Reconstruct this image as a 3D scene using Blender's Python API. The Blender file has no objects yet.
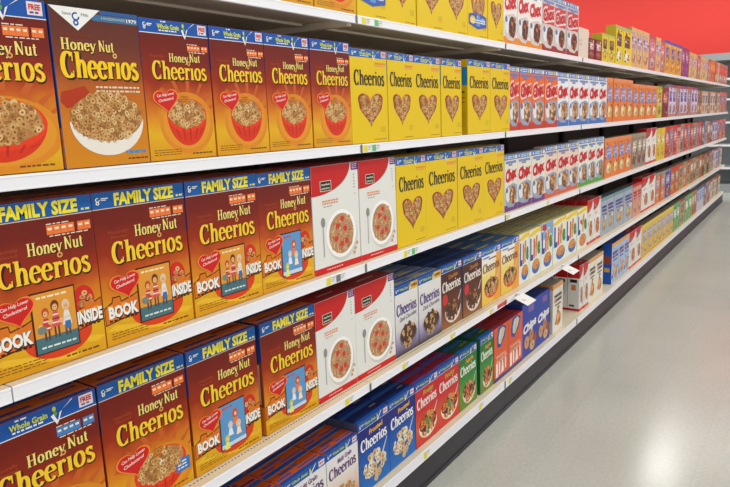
import bpy, bmesh, math, random
from mathutils import Matrix, Vector
random.seed(7)
SC = 1.14                    # survey unit -> metres
COL = bpy.context.scene.collection
CAM_Z = 1.322*SC              # camera height over the floor
CAM_Y = -1.1*SC              # lip plane of the shelves is y = 0

# ------------------------------------------------------------------ materials
def lin(c):
    c /= 255.0
    return c/12.92 if c <= 0.04045 else ((c+0.055)/1.055)**2.4
def rgb(c): return (lin(c[0]), lin(c[1]), lin(c[2]), 1.0)
_m = {}
def M(c, rough=0.42, name=None, metal=0.0, spec=0.28):
    key = (tuple(c), rough, metal, name)
    if key in _m: return _m[key]
    m = bpy.data.materials.new(name or 'print_%d_%d_%d' % tuple(c)); m.use_nodes = True
    b = m.node_tree.nodes['Principled BSDF']
    b.inputs['Base Color'].default_value = rgb(c); b.inputs['Roughness'].default_value = rough
    b.inputs['Metallic'].default_value = metal; b.inputs['Specular IOR Level'].default_value = spec
    _m[key] = m
    return m
def grad(name, stops, height, noise=0.0):
    """printed vertical colour blend on a carton face (object Z, 0 at its base)"""
    if name in _m: return _m[name]
    m = bpy.data.materials.new(name); m.use_nodes = True
    nt = m.node_tree; b = nt.nodes['Principled BSDF']; b.inputs['Roughness'].default_value = 0.42
    b.inputs['Specular IOR Level'].default_value = 0.26
    tc = nt.nodes.new('ShaderNodeTexCoord'); sp = nt.nodes.new('ShaderNodeSeparateXYZ')
    nt.links.new(tc.outputs['Object'], sp.inputs[0])
    dv = nt.nodes.new('ShaderNodeMath'); dv.operation = 'DIVIDE'; dv.inputs[1].default_value = height
    nt.links.new(sp.outputs['Z'], dv.inputs[0])
    src = dv.outputs[0]
    if noise:
        n = nt.nodes.new('ShaderNodeTexNoise'); n.inputs['Scale'].default_value = 11; n.inputs['Detail'].default_value = 3
        nt.links.new(tc.outputs['Object'], n.inputs['Vector'])
        ma = nt.nodes.new('ShaderNodeMath'); ma.operation = 'MULTIPLY_ADD'; ma.inputs[1].default_value = noise; 
        nt.links.new(n.outputs['Fac'], ma.inputs[0]); nt.links.new(src, ma.inputs[2])
        sb = nt.nodes.new('ShaderNodeMath'); sb.operation = 'SUBTRACT'; sb.inputs[1].default_value = noise*0.5
        nt.links.new(ma.outputs[0], sb.inputs[0]); src = sb.outputs[0]
    cr = nt.nodes.new('ShaderNodeValToRGB'); nt.links.new(src, cr.inputs[0])
    el = cr.color_ramp.elements
    while len(el) < len(stops): el.new(0.5)
    for e, (p, c) in zip(el, sorted(stops)): e.position = p; e.color = rgb(c)
    nt.links.new(cr.outputs[0], b.inputs['Base Color'])
    _m[name] = m
    return m

# ------------------------------------------------------------------ lettering
_txt = {}
def bfont(s, bold=0.02):
    k = (s, bold)
    if k in _txt: return _txt[k]
    cu = bpy.data.curves.new('t', 'FONT'); cu.body = s; cu.offset = bold; cu.resolution_u = 2; cu.fill_mode = 'FRONT'
    ob = bpy.data.objects.new('t', cu); COL.objects.link(ob)
    dg = bpy.context.evaluated_depsgraph_get(); dg.update()
    me = bpy.data.meshes.new_from_object(ob.evaluated_get(dg))
    vs = [(v.co.x, v.co.y) for v in me.vertices]; fs = [list(p.vertices) for p in me.polygons]
    bpy.data.objects.remove(ob); bpy.data.meshes.remove(me); bpy.data.curves.remove(cu)
    polys = [[vs[i] for i in f] for f in fs]
    _txt[k] = polys
    return polys
def arc(cx, cy, rx, ry, a0, a1, n=14):
    return [(cx+rx*math.cos(math.radians(a0+(a1-a0)*i/n)), cy+ry*math.sin(math.radians(a0+(a1-a0)*i/n))) for i in range(n+1)]
def sweep(path, tk, tn, cap=True):
    """nib stroke: thick where it travels vertically, thin where horizontal"""
    out = []; L = []; R = []
    n = len(path)
    for i, (x, y) in enumerate(path):
        a = path[max(0, i-1)]; b = path[min(n-1, i+1)]
        dx, dy = b[0]-a[0], b[1]-a[1]; l = math.hypot(dx, dy) or 1
        w = (tn+(tk-tn)*abs(dy/l)**1.3)/2
        L.append((x-dy/l*w, y+dx/l*w)); R.append((x+dy/l*w, y-dx/l*w))
    return [[R[i], R[i+1], L[i+1], L[i]] for i in range(n-1)]
def box2(x0, y0, x1, y1): return [[(x0, y0), (x1, y0), (x1, y1), (x0, y1)]]
def disc(cx, cy, r, n=10): return [[(cx+r*math.cos(2*math.pi*i/n), cy+r*math.sin(2*math.pi*i/n)) for i in range(n)]]
def glyph(ch, tk, tn):
    S = lambda x, w=0.25, y=0.0: box2(x-w/2, y, x+w/2, y+0.05)
    st = lambda x, y0, y1: box2(x-tk/2, y0, x+tk/2, y1)
    if ch == 'C': return [sweep(arc(.40, .49, .29, .47, 48, 312, 22), tk*1.15, tn), box2(.60, .62, .66, .97), box2(.60, .02, .655, .26)], .74
    if ch == 'h': return [st(.17, 0, 1), S(.17), box2(.02, .95, .17, 1.0), sweep([(.2, .47)]+arc(.35, .45, .15, .20, 150, 0, 8)+[(.5, 0.0)], tk, tn*1.4), S(.5)], .66
    if ch == 'n': return [st(.17, 0, .66), S(.17), box2(.03, .61, .17, .66), sweep([(.2, .47)]+arc(.35, .45, .15, .20, 150, 0, 8)+[(.5, 0.0)], tk, tn*1.4), S(.5)], .66
    if ch == 'e': return [sweep(arc(.28, .33, .20, .32, 8, 322, 20), tk, tn), box2(.12, .35, .49, .41)], .54
    if ch == 'r': return [st(.17, 0, .66), S(.17, .28), box2(.03, .61, .17, .66), sweep([(.2, .45), (.26, .57), (.34, .62), (.40, .6)], tk*.6, tn*1.6), disc(.40, .56, .075)], .47
    if ch == 'i': return [st(.16, 0, .66), S(.16), box2(.03, .61, .16, .66), disc(.16, .86, .085)], .33
    if ch == '1': return [st(.16, 0, .66), S(.16), box2(.03, .61, .16, .66)], .33
    if ch == 'o': return [sweep(arc(.29, .33, .20, .32, 0, 360, 24), tk, tn)], .58
    if ch == 's': return [sweep(arc(.23, .49, .13, .15, 30, 200, 10)+arc(.23, .17, .15, .16, 60, -160, 12), tk*.95, tn*1.5), box2(.33, .48, .37, .66), box2(.06, .0, .1, .18)], .45
    if ch == 'u': return [st(.17, .18, .66), box2(.03, .61, .17, .66), sweep([(.17, .2)]+arc(.32, .19, .15, .17, 180, 330, 8), tk, tn*1.4), st(.5, 0, .66), box2(.5, 0, .63, .05)], .68
    if ch == 't': return [st(.17, .1, .86), box2(.03, .6, .34, .66), sweep([(.17, .12), (.22, .03), (.34, .06)], tk*.8, tn*1.5)], .38
    if ch == 'y': return [sweep([(.1, .64), (.28, .03)], tk, tn), sweep([(.5, .64), (.24, -.14), (.12, -.22)], tk*.5, tn), disc(.12, -.18, .07), S(.12, .22, .61), S(.5, .2, .61)], .58
    if ch == 'H': return [st(.18, 0, 1), st(.62, 0, 1), box2(.18, .47, .62, .54), S(.18, .3), S(.62, .3), S(.18, .3, .95), S(.62, .3, .95)], .84
    if ch == 'N': return [st(.15, 0, 1), sweep([(.15, .97), (.62, .03)], tk, tn), box2(.6, 0, .67, 1), S(.15, .24), S(.15, .2, .95), S(.63, .24, .95)], .8
    if ch == 'a': return [sweep(arc(.24, .2, .14, .18, 30, 330, 12), tk, tn), sweep([(.1, .55), (.2, .64), (.34, .58), (.38, .45), (.38, 0)], tk, tn)], .52
    if ch == 'd': return [sweep(arc(.27, .33, .19, .32, 20, 340, 16), tk, tn), st(.45, 0, 1)], .62
    return [], .3
def serif(s, tk=.17, tn=.06):
    k = (s, tk, tn)
    if k in _txt: return _txt[k]
    out = []; x = 0; sub = 0
    for ch in s:
        gs, adv = glyph(ch, tk, tn)
        for g in gs:
            sub += 1
            for p in g: out.append(([(x+a, b) for a, b in p], sub % 7))
        x += adv
    _txt[k] = out
    return out

# ------------------------------------------------------------------ print art on a carton
class Art:
    """flat print on the front of a carton; x and y in percent of face (y counted down from the top edge)"""
    def __init__(s, W, H):
        s.W, s.H = W, H; s.parts = {}; s.order = []
    def put(s, part, pts, mat, layer):
        if part not in s.parts: s.parts[part] = []; s.order.append(part)
        s.parts[part].append((pts, mat, layer))
    def P(s, x, y): return ((x/100-0.5)*s.W, (1-y/100)*s.H)
    def poly(s, part, pts, c, layer=1):
        pts = [(min(99.7, max(.3, a)), min(99.8, max(.2, b))) for a, b in pts]
        s.put(part, [s.P(*p) for p in pts], c if not isinstance(c, tuple) else M(c), layer)
    def rect(s, part, x0, y0, x1, y1, c, layer=1): s.poly(part, [(x0, y0), (x0, y1), (x1, y1), (x1, y0)][::1], c, layer)
    def ell(s, part, cx, cy, rx, ry, c, layer=1, a0=0, a1=360, n=28):
        s.poly(part, [(cx+rx*math.cos(math.radians(a0+(a1-a0)*i/n)), cy+ry*math.sin(math.radians(a0+(a1-a0)*i/n))) for i in range(n if a1-a0 == 360 else n+1)], c, layer)
    def heart(s, part, cx, cy, rx, ry, c, layer=1, pointy=1.0, rot=0):
        pts = []
        for i in range(36):
            t = 2*math.pi*i/36
            x = math.sin(t)**3; y = -(13*math.cos(t)-5*math.cos(2*t)-2*math.cos(3*t)-math.cos(4*t))/16.0
            if y > 0: y *= pointy
            xr = x*math.cos(rot)-y*math.sin(rot)*.8; yr = y*math.cos(rot)+x*math.sin(rot)*.8
            pts.append((cx+rx*xr, cy+ry*yr))
        s.poly(part, pts, c, layer)
    def fit(s, polys, x0, y0, x1, y1):
        """y0 top, y1 baseline for cap height 1"""
        mx = min(p[0] for q in polys for p in q); Mx = max(p[0] for q in polys for p in q)
        k = (x1-x0)/(Mx-mx)
        return mx, k
    def text(s, part, t, x0, ytop, x1, ybase, c, layer=3, font='sans', bold=0.02, shear=0, up=0, tk=.17, tn=.06):
        if font == 'serif':
            src = serif(t, tk, tn)
        else:
            src = [(p, 0) for p in bfont(t, bold)]
        if not src: return
        mx = min(p[0] for q, _ in src for p in q); Mx = max(p[0] for q, _ in src for p in q)
        cap = 1.0 if font == 'serif' else 0.73
        m = c if not isinstance(c, tuple) else M(c)
        for q, sub in src:
            pts = []
            for (a, b) in q:
                u = (a-mx)/(Mx-mx); v = b/cap
                X = x0+(x1-x0)*u+shear*v; Y = ybase-(ybase-ytop)*v-up*u
                pts.append(s.P(X, Y))
            s.put(part, pts, m, layer+sub*0.12)
    def lines(s, part, x0, y0, x1, n, dy, h, c, layer=2):
        for i in range(n):
            x = x0; y = y0+i*dy
            while x < x1-2:
                w = random.uniform(2, 6); s.rect(part, x, y, min(x+w, x1), y+h, c, layer); x += w+1.2
    def rings(s, part, inside, n, r, cols, layer=4, x0=0, x1=100, y0=0, y1=100, hole=.36):
        k = 0; tries = 0
        while k < n and tries < n*30:
            tries += 1
            x = random.uniform(x0, x1); y = random.uniform(y0, y1)
            if not inside(x, y): continue
            cx, cy = s.P(x, y); a = random.uniform(0, math.pi); sq = random.uniform(.6, 1); m = M(random.choice(cols)); R = r*random.uniform(.85, 1.1)
            N = 9
            def pt(t, q):
                X = q*math.cos(t); Y = q*math.sin(t)*sq
                return (cx+X*math.cos(a)-Y*math.sin(a), cy+X*math.sin(a)+Y*math.cos(a))
            dm = M((128, 80, 36))
            s.put(part, [pt(2*math.pi*i/N, R*hole*1.1) for i in range(N)], dm, layer+k*.02-.005)
            for i in range(N):
                t0 = 2*math.pi*i/N; t1 = 2*math.pi*(i+1)/N
                s.put(part, [pt(t0, R*hole), pt(t0, R), pt(t1, R), pt(t1, R*hole)][::-1], m, layer+k*.02)
            k += 1
    def mesh(s, part, name):
        me = bpy.data.meshes.new(name); vs = []; fs = []; ms = []; mats = []
        for pts, m, layer in s.parts[part]:
            if m not in mats: mats.append(m)
            b = len(vs); y = -0.00025*layer
            ar = sum(pts[i][0]*pts[(i+1) % len(pts)][1]-pts[(i+1) % len(pts)][0]*pts[i][1] for i in range(len(pts)))
            if ar < 0: pts = pts[::-1]
            vs += [(p[0], y, p[1]) for p in pts]; fs.append(list(range(b, b+len(pts)))); ms.append(mats.index(m))
        me.from_pydata(vs, [], fs)
        for m in mats: me.materials.append(m)
        for p, i in zip(me.polygons, ms): p.material_index = i
        return me

def link(name, me, parent=None):
    o = bpy.data.objects.new(name, me); COL.objects.link(o)
    if parent: o.parent = parent
    return o
def bm_box(bm, x0, x1, y0, y1, z0, z1, mi=0, faces=None):
    v = [bm.verts.new(p) for p in ((x0,y0,z0),(x1,y0,z0),(x1,y1,z0),(x0,y1,z0),(x0,y0,z1),(x1,y0,z1),(x1,y1,z1),(x0,y1,z1))]
    for k, f in enumerate(((0,3,2,1),(4,5,6,7),(0,1,5,4),(2,3,7,6),(1,2,6,5),(3,0,4,7))):
        fc = bm.faces.new([v[i] for i in f]); fc.material_index = mi
def mesh_from(bm, name, mats):
    bmesh.ops.recalc_face_normals(bm, faces=bm.faces)
    me = bpy.data.meshes.new(name); bm.to_mesh(me); bm.free()
    for m in mats: me.materials.append(m)
    return me

TEMPL = {}
def carton_mesh(W, H, D, face, side, top, topbars=(), sidebars=()):
    """folded card carton: bevelled edges, tucked top flap, printed top and left side"""
    bm = bmesh.new()
    bm_box(bm, -W/2, W/2, 0, D, 0, H)
    bmesh.ops.bevel(bm, geom=bm.edges[:], offset=.0011, segments=1, affect='EDGES')
    for f in bm.faces:
        n = f.normal
        f.normal_update(); n = f.normal
        f.material_index = 0 if n.y < -.9 else (2 if n.z > .9 else 1)
    mats = [face, side, top]
    def quad(pts, m):
        if m not in mats: mats.append(m)
        f = bm.faces.new([bm.verts.new(p) for p in pts]); f.material_index = mats.index(m)
    e = .0003
    # glued flap on the top: a thin raised sheet with its edge
    fl = .0007
    v0 = (-W/2+.004, .004, H); 
    bm_box(bm, -W/2+.004, W/2-.004, D*.30, D-.002, H-.0002, H+fl, 2)
    for (x0, y0, x1, y1, c) in topbars:
        m = M(c)
        zz = H+(fl if y0 >= .3 else 0)+e
        quad([(-W/2+W*x0, D*y0, zz), (-W/2+W*x1, D*y0, zz), (-W/2+W*x1, D*y1, zz), (-W/2+W*x0, D*y1, zz)], m)
    for (y0, z0, y1, z1, c) in sidebars:      # left side, y from back(0) to front(1)
        m = M(c); a, b = D*(1-y0), D*(1-y1)
        quad([(-W/2-e, a, H*(1-z1)), (-W/2-e, b, H*(1-z1)), (-W/2-e, b, H*(1-z0)), (-W/2-e, a, H*(1-z0))], m)
    me = bpy.data.meshes.new('carton')
    bm.normal_update(); bm.to_mesh(me); bm.free()
    for m in mats: me.materials.append(m)
    return me
def template(kind, W, H, D, face, side, top, art=None, topbars=(), sidebars=()):
    me = carton_mesh(W, H, D, face, side, top, topbars, sidebars)
    parts = [(p, art.mesh(p, p)) for p in art.order if p != 'body'] if art else []
    if art and 'body' in art.parts:      # marks that belong to the carton print itself
        am = art.mesh('body', 'b'); off = len(me.materials)
        bm = bmesh.new(); bm.from_mesh(me); n0 = len(bm.faces); bm.from_mesh(am); bm.faces.ensure_lookup_table()
        for f in bm.faces[n0:]: f.material_index += off
        bm.to_mesh(me); bm.free()
        for m in am.materials: me.materials.append(m)
    TEMPL[kind] = dict(W=W, H=H, D=D, me=me, parts=parts)

# colours
BLUE = (20, 82, 165); WHITE = (236, 236, 230); YEL = (240, 205, 20); GOLD = (238, 196, 30)
OATS = [(206, 160, 98), (186, 134, 72), (222, 184, 124), (164, 110, 54), (196, 146, 86)]
def g_logo(a, x, y, s=1.0, fg=WHITE):
    """script G emblem"""
    pt = []
    p = 'header_band'
    r = 2.3*s
    for k in range(12):
        t0 = math.radians(60+k*25); t1 = math.radians(60+(k+1)*25)
        w = r*(.28+.25*abs(math.cos(t0)))
        a.poly(p, [(x+r*math.cos(t0), y-r*.62*math.sin(t0)), (x+r*math.cos(t1), y-r*.62*math.sin(t1)),
                   (x+(r-w)*math.cos(t1), y-(r-w)*.62*math.sin(t1)), (x+(r-w)*math.cos(t0), y-(r-w)*.62*math.sin(t0))], fg, 3)
    a.ell(p, x-.3*s, y+2.1*s, 1.8*s, 1.1*s, fg, 3.2, n=12)
    a.ell(p, x-.3*s, y+2.1*s, .8*s, .5*s, BLUE, 3.4, n=10)
    a.rect(p, x+r*1.4, y-.9*s, x+r*1.4+7*s, y-.2*s, fg, 3); a.rect(p, x+r*1.4, y+.2*s, x+r*1.4+5*s, y+.8*s, fg, 3)
def header_grain(a, hh=9.5, col=BLUE, edge=WHITE):
    p = 'header_band'
    a.rect(p, .3, .2, 99.7, hh, col, 1); a.rect(p, .3, hh, 99.7, hh+.5, edge, 1)
    g_logo(a, 8, hh*.45, 1.0)
    a.text(p, 'Whole Grain', 25, hh*.3, 56, hh*.66, (212, 222, 50), 3, bold=.03)
    a.lines(p, 27, hh*.74, 52, 1, 1, hh*.1, WHITE, 3)
    a.lines(p, 30, hh*.1, 40, 1, 1, hh*.09, WHITE, 3)
    a.ell(p, 62, hh*.3, 1.6, 1.6, (200, 205, 60), 3, n=10); a.ell(p, 62.5, hh*.6, 1.8, 1.4, (110, 160, 60), 3.1, n=10)
    # tick mark
    a.poly(p, [(58.5, hh*.66), (61, hh*.58), (64.6, hh+1.6), (63.2, hh+3)], WHITE, 5.6)
    a.poly(p, [(63.2, hh+3), (64.8, hh+1.2), (68.6, hh*.5), (66.2, hh*.62)], WHITE, 5.6)
    a.poly(p, [(66.2, hh*.62), (68.6, hh*.5), (79, .7), (77.6, .6)], WHITE, 5.6)
    a.rect(p, 84, hh*.12, 97, hh*.85, (232, 215, 215), 3)
    a.text(p, 'FREE', 85.5, hh*.25, 95.5, hh*.55, (196, 40, 60), 4, bold=.04); a.lines(p, 86, hh*.65, 95.5, 1, 1, hh*.1, (80, 60, 140), 4)
def header_family(a, hh=10.5):
    p = 'header_band'
    a.rect(p, .3, .2, 99.7, hh, (18, 88, 160), 1); a.rect(p, .3, hh, 99.7, hh+.5, (226, 190, 150), 1)
    g_logo(a, 6, hh*.45, 1.0)
    a.text(p, 'FAMILY SIZE', 22, hh*.14, 87, hh*.88, (240, 224, 40), 3, bold=.045)
    a.lines(p, 90, hh*.75, 98, 1, 1, hh*.12, (220, 215, 120), 3)
def nutri(a, x0, y0, x1, y1, c=(236, 118, 52)):
    p = 'nutrition_badge'
    a.lines(p, x0, y0-1.1, x0+(x1-x0)*.5, 1, 1, .6, (235, 220, 200), 2)
    w = (x1-x0)/6.4
    for i in range(6):
        g = w*.45 if i > 3 else 0
        a.rect(p, x0+i*w+g, y0, x0+i*w+w*.98+g, y1, c, 2)
        a.rect(p, x0+i*w+g+w*.15, y0+(y1-y0)*.25, x0+i*w+w*.75+g, y0+(y1-y0)*.5, (250, 226, 190), 3)
    a.lines(p, x0+2, y1+.6, x1-3, 1, 1, .6, (240, 225, 205), 2)
def honey_title(a, x0=13, x1=93, y0=29, y1=41.5, hx0=38, hx1=84, hy0=23, hy1=29, up=0):
    p = 'brand_lettering'
    DK = (48, 14, 6)
    a.text(p, 'Honey', hx0+.7, hy0+.5, hx0+(hx1-hx0)*.62+.7, hy1+.5, DK, 1.5, 'serif', tk=.2, tn=.09)
    a.text(p, 'Nut', hx0+(hx1-hx0)*.66+.7, hy0+.0, hx1+.7, hy1+.0, DK, 1.5, 'serif', tk=.2, tn=.09)
    a.text(p, 'Honey', hx0, hy0, hx0+(hx1-hx0)*.62, hy1, (240, 218, 120), 3, 'serif', tk=.17, tn=.07)
    a.text(p, 'Nut', hx0+(hx1-hx0)*.66, hy0-.5, hx1, hy1-.5, (240, 218, 120), 3, 'serif', tk=.17, tn=.07)
    a.text(p, 'Cheer1os', x0+.9, y0+.7, x1+1.1, y1+.7, DK, 1.5, 'serif', tk=.235, tn=.11)
    a.text(p, 'Cheer1os', x0, y0-.4, x1, y1, (244, 200, 44), 3, 'serif', tk=.18, tn=.07)
    ix = x0+(x1-x0)*.665
    a.ell(p, ix, y0+.6, 2.5, 1.7, (222, 160, 84), 4.5, n=14); a.ell(p, ix, y0+.6, 1.2, .8, (96, 40, 20), 4.7, n=10)
    a.text(p, 'Naturally', hx0-27, hy0+1.2, hx0-7, hy0+3.4, (156, 60, 26), 2, bold=.03)
    a.text(p, 'Flavored', hx0-25, hy0+4.4, hx0-8, hy0+6.4, (156, 60, 26), 2, bold=.03)
def heart_badge(a, cx, cy, rx, ry):
    p = 'heart_badge'
    a.heart(p, cx, cy, rx*1.12, ry*1.12, (236, 130, 50), 5, 1.05, -.15)
    a.heart(p, cx, cy, rx, ry, (205, 28, 24), 5.4, 1.05, -.15)
    for i, t in enumerate(('Can Help Lower', 'Cholesterol')):
        a.text(p, t, cx-rx*(.78-.1*i), cy-ry*.42+i*ry*.42, cx+rx*(.72-.12*i), cy-ry*.17+i*ry*.42, (245, 232, 220), 6.2, bold=.01, up=ry*.28)
def red_bowl(a, cx, cy, rx, ry, depth, n=170, r=.0064, dipper=True):
    p = 'bowl_picture'
    a.ell('body', cx, cy+depth*.3, rx*1.35, depth*.95, (216, 134, 26), .6); a.ell('body', cx, cy+depth*.3, rx*1.18, depth*.8, (222, 146, 34), .8)
    for k in range(7):
        t = math.radians(200+k*24); a.poly('body', [(cx+rx*1.1*math.cos(t), cy+ry*1.2*math.sin(t)), (cx+rx*1.75*math.cos(t), cy+ry*2.0*math.sin(t)), (cx+rx*1.7*math.cos(t+.09), cy+ry*2.0*math.sin(t+.09)), (cx+rx*1.1*math.cos(t+.16), cy+ry*1.2*math.sin(t+.16))], (196, 92, 30), .4)
    a.ell(p, cx, cy+ry*.1, rx, ry, (228, 60, 22), 1.5)
    a.poly(p, [(cx-rx, cy)]+[(cx+rx*math.cos(math.radians(t)), cy+depth*math.sin(math.radians(t))) for t in range(175, 4, -8)]+[(cx+rx, cy)], (212, 52, 18), 1.4)
    for k in (-.6, -.25, .1, .45, .75):
        a.poly(p, [(cx+rx*k-1, cy+ry*.9), (cx+rx*k*.75-.8, cy+depth*.86*math.sqrt(1-k*k*.7)), (cx+rx*k*.75+1.1, cy+depth*.86*math.sqrt(1-k*k*.7)), (cx+rx*k+1.4, cy+ry*.9)], (190, 34, 14), 1.8)
    a.ell(p, cx, cy, rx*.9, ry*.86, (176, 122, 66), 2)
    a.rings(p, lambda x, y: ((x-cx)/(rx*.88))**2+((y-cy)/(ry*.84))**2 < 1, n, r, OATS, 2.4, cx-rx, cx+rx, cy-ry, cy+ry)
    if dipper:
        a.ell(p, cx-2, cy-ry*.75, 7, 4.4, (214, 128, 34), 4.6)
        for k in range(4): a.ell(p, cx-2, cy-ry*.75-2.6+k*1.7, 6.2, .5, (168, 84, 16), 5, n=14)
        a.ell(p, cx+1, cy-ry*.2, 3.2, 4.2, (240, 232, 206), 4.4)
def fine_print(a, c=(120, 70, 10)):
    a.lines('body', 6, 92, 45, 3, 1.7, .5, c, 1.5)
    a.lines('body', 62, 95.5, 94, 1, 1, 1.1, c, 1.5)

HN = [(0, (212, 150, 16)), (.16, (224, 172, 24)), (.33, (216, 134, 22)), (.46, (190, 84, 20)), (.58, (150, 42, 10)), (.78, (114, 27, 12)), (1, (102, 24, 14))]
TOPB = [(.02, .02, .98, .22, BLUE), (.12, .42, .5, .56, (28, 70, 150)), (.62, .66, .95, .78, (28, 70, 150))]
SIDB = [(0, 0, 1, .13, (26, 74, 160)), (0, .13, 1, .34, (30, 66, 140)), (.15, .36, .85, .72, (226, 214, 190)), (0, .74, 1, .99, (222, 128, 26))]
U = SC
def honey_small():
    W, H, D = .18*U, .282*U, .062*U
    a = Art(W, H); header_grain(a); nutri(a, 66, 16.5, 97, 20.5); honey_title(a)
    red_bowl(a, 58, 66, 30, 12.5, 24); heart_badge(a, 29, 56, 16.5, 8.5); fine_print(a)
    template('honey_small', W, H, D, grad('honey_print', HN, H, .3), M((150, 62, 20)), M((204, 100, 36)), a, TOPB, SIDB)
    for kn, nc in (('honey_large', (236, 118, 52)), ('honey_large_blue', (60, 130, 196))):
     a = Art(.21*U, .285*U); header_grain(a, 10.5); nutri(a, 62, 16, 96, 21.5, nc); honey_title(a, 10, 93, 32, 46.5, 35, 88, 25, 32.5)
     red_bowl(a, 50, 70, 40, 15, 23, 180, .0076); heart_badge(a, 22, 58, 15, 8.5); fine_print(a)
     template(kn, a.W, a.H, D, grad('honey_print_l', HN, a.H, .3), M((150, 62, 20)), M((204, 100, 36)), a, TOPB, SIDB)
honey_small()
def honey_retro():
    W, H, D = .184*U, .284*U, .066*U
    a = Art(W, H); p = 'header_band'
    a.poly(p, [(40, 3.0), (99.7, 3.0), (99.7, 7.0), (47, 7.0)], (60, 110, 150), 1)
    a.text(p, 'A WHOLESOME FAVORITE', 56, 3.9, 84, 5.6, (200, 215, 200), 2, bold=.0); a.text(p, '1979', 86, 3.6, 98, 6.0, WHITE, 2, bold=.02)
    a.poly(p, [(.3, .2), (55, .2), (29, 14)], (238, 238, 232), 2)
    a.rect(p, 55, .2, 99.7, 2.6, (44, 90, 150), 1.2)
    g = a; x, y = 28, 5.5
    for k in range(12):
        t0 = math.radians(60+k*25); t1 = math.radians(60+(k+1)*25); r = 4.2; w = 1.6
        a.poly(p, [(x+r*math.cos(t0), y-r*.62*math.sin(t0)), (x+r*math.cos(t1), y-r*.62*math.sin(t1)), (x+(r-w)*math.cos(t1), y-(r-w)*.62*math.sin(t1)), (x+(r-w)*math.cos(t0), y-(r-w)*.62*math.sin(t0))], (24, 84, 160), 3)
    a.ell(p, x-.4, y+3.8, 3, 1.9, (24, 84, 160), 3.2, n=14); a.ell(p, x-.4, y+3.8, 1.4, .8, WHITE, 3.4, n=10)
    a.text(p, 'General', 14, 3.0, 23, 5, (40, 60, 90), 3, bold=0); a.text(p, 'Mills', 34, 3.0, 42, 5, (40, 60, 90), 3, bold=0)
    p = 'brand_lettering'; DK = (40, 12, 6)
    a.text(p, 'Naturally Flavored', 10, 15.5, 44, 17.5, (150, 60, 20), 2, bold=0)
    for (w, X0, X1) in (('Honey', 9, 47), ('Nut', 50, 67)):
        a.text(p, w, X0+.6, 19.6, X1+.6, 26.6, DK, 1.5, 'serif', tk=.2, tn=.09); a.text(p, w, X0, 19, X1, 26, (240, 214, 110), 3, 'serif', tk=.18, tn=.07)
    a.text(p, 'Cheer1os', 7.2, 27.8, 96.2, 43.8, DK, 1.5, 'serif', tk=.27, tn=.12); a.text(p, 'Cheer1os', 6, 27, 95, 43, (244, 200, 24), 3, 'serif', tk=.215, tn=.08)
    a.ell(p, 67.5, 28.2, 2.6, 1.8, (226, 180, 110), 4.5, n=14); a.ell(p, 67.5, 28.2, 1.2, .8, (120, 50, 24), 4.7, n=10)
    a.lines(p, 42, 48, 95, 2, 2.6, 1.2, (225, 205, 170), 2)
    p = 'bowl_picture'
    a.poly(p, [(4, 52), (30, 48), (36, 54), (30, 60), (8, 62), (2, 58)], (176, 52, 10), 1.2)
    cx, cy = 52, 70
    a.poly(p, [(10, 70)]+[(cx+43*math.cos(math.radians(t)), cy+23*math.sin(math.radians(t))) for t in range(176, 3, -8)]+[(95, 70)], (232, 226, 214), 1.5)
    a.ell(p, 52, 68, 42, 15.5, (170, 122, 64), 2)
    a.rings(p, lambda x, y: ((x-52)/40)**2+((y-68)/(15.3))**2 < 1, 320, .0068, OATS, 2.4, 8, 96, 50, 88)
    a.lines('body', 70, 90.5, 98, 1, 1, 2.2, (60, 140, 190), 1.5); a.lines('body', 72, 95.5, 98, 1, 1, 1, (110, 60, 10), 1.5)
    template('honey_retro', W, H, D, grad('honey_print_r', [(0, (206, 134, 18)), (.3, (206, 120, 22)), (.52, (180, 92, 28)), (.64, (134, 62, 28)), (.8, (104, 48, 32)), (1, (90, 42, 32))], H, .14), M((26, 84, 160)), M((150, 62, 20)), a, TOPB, SIDB)
honey_retro()
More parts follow.
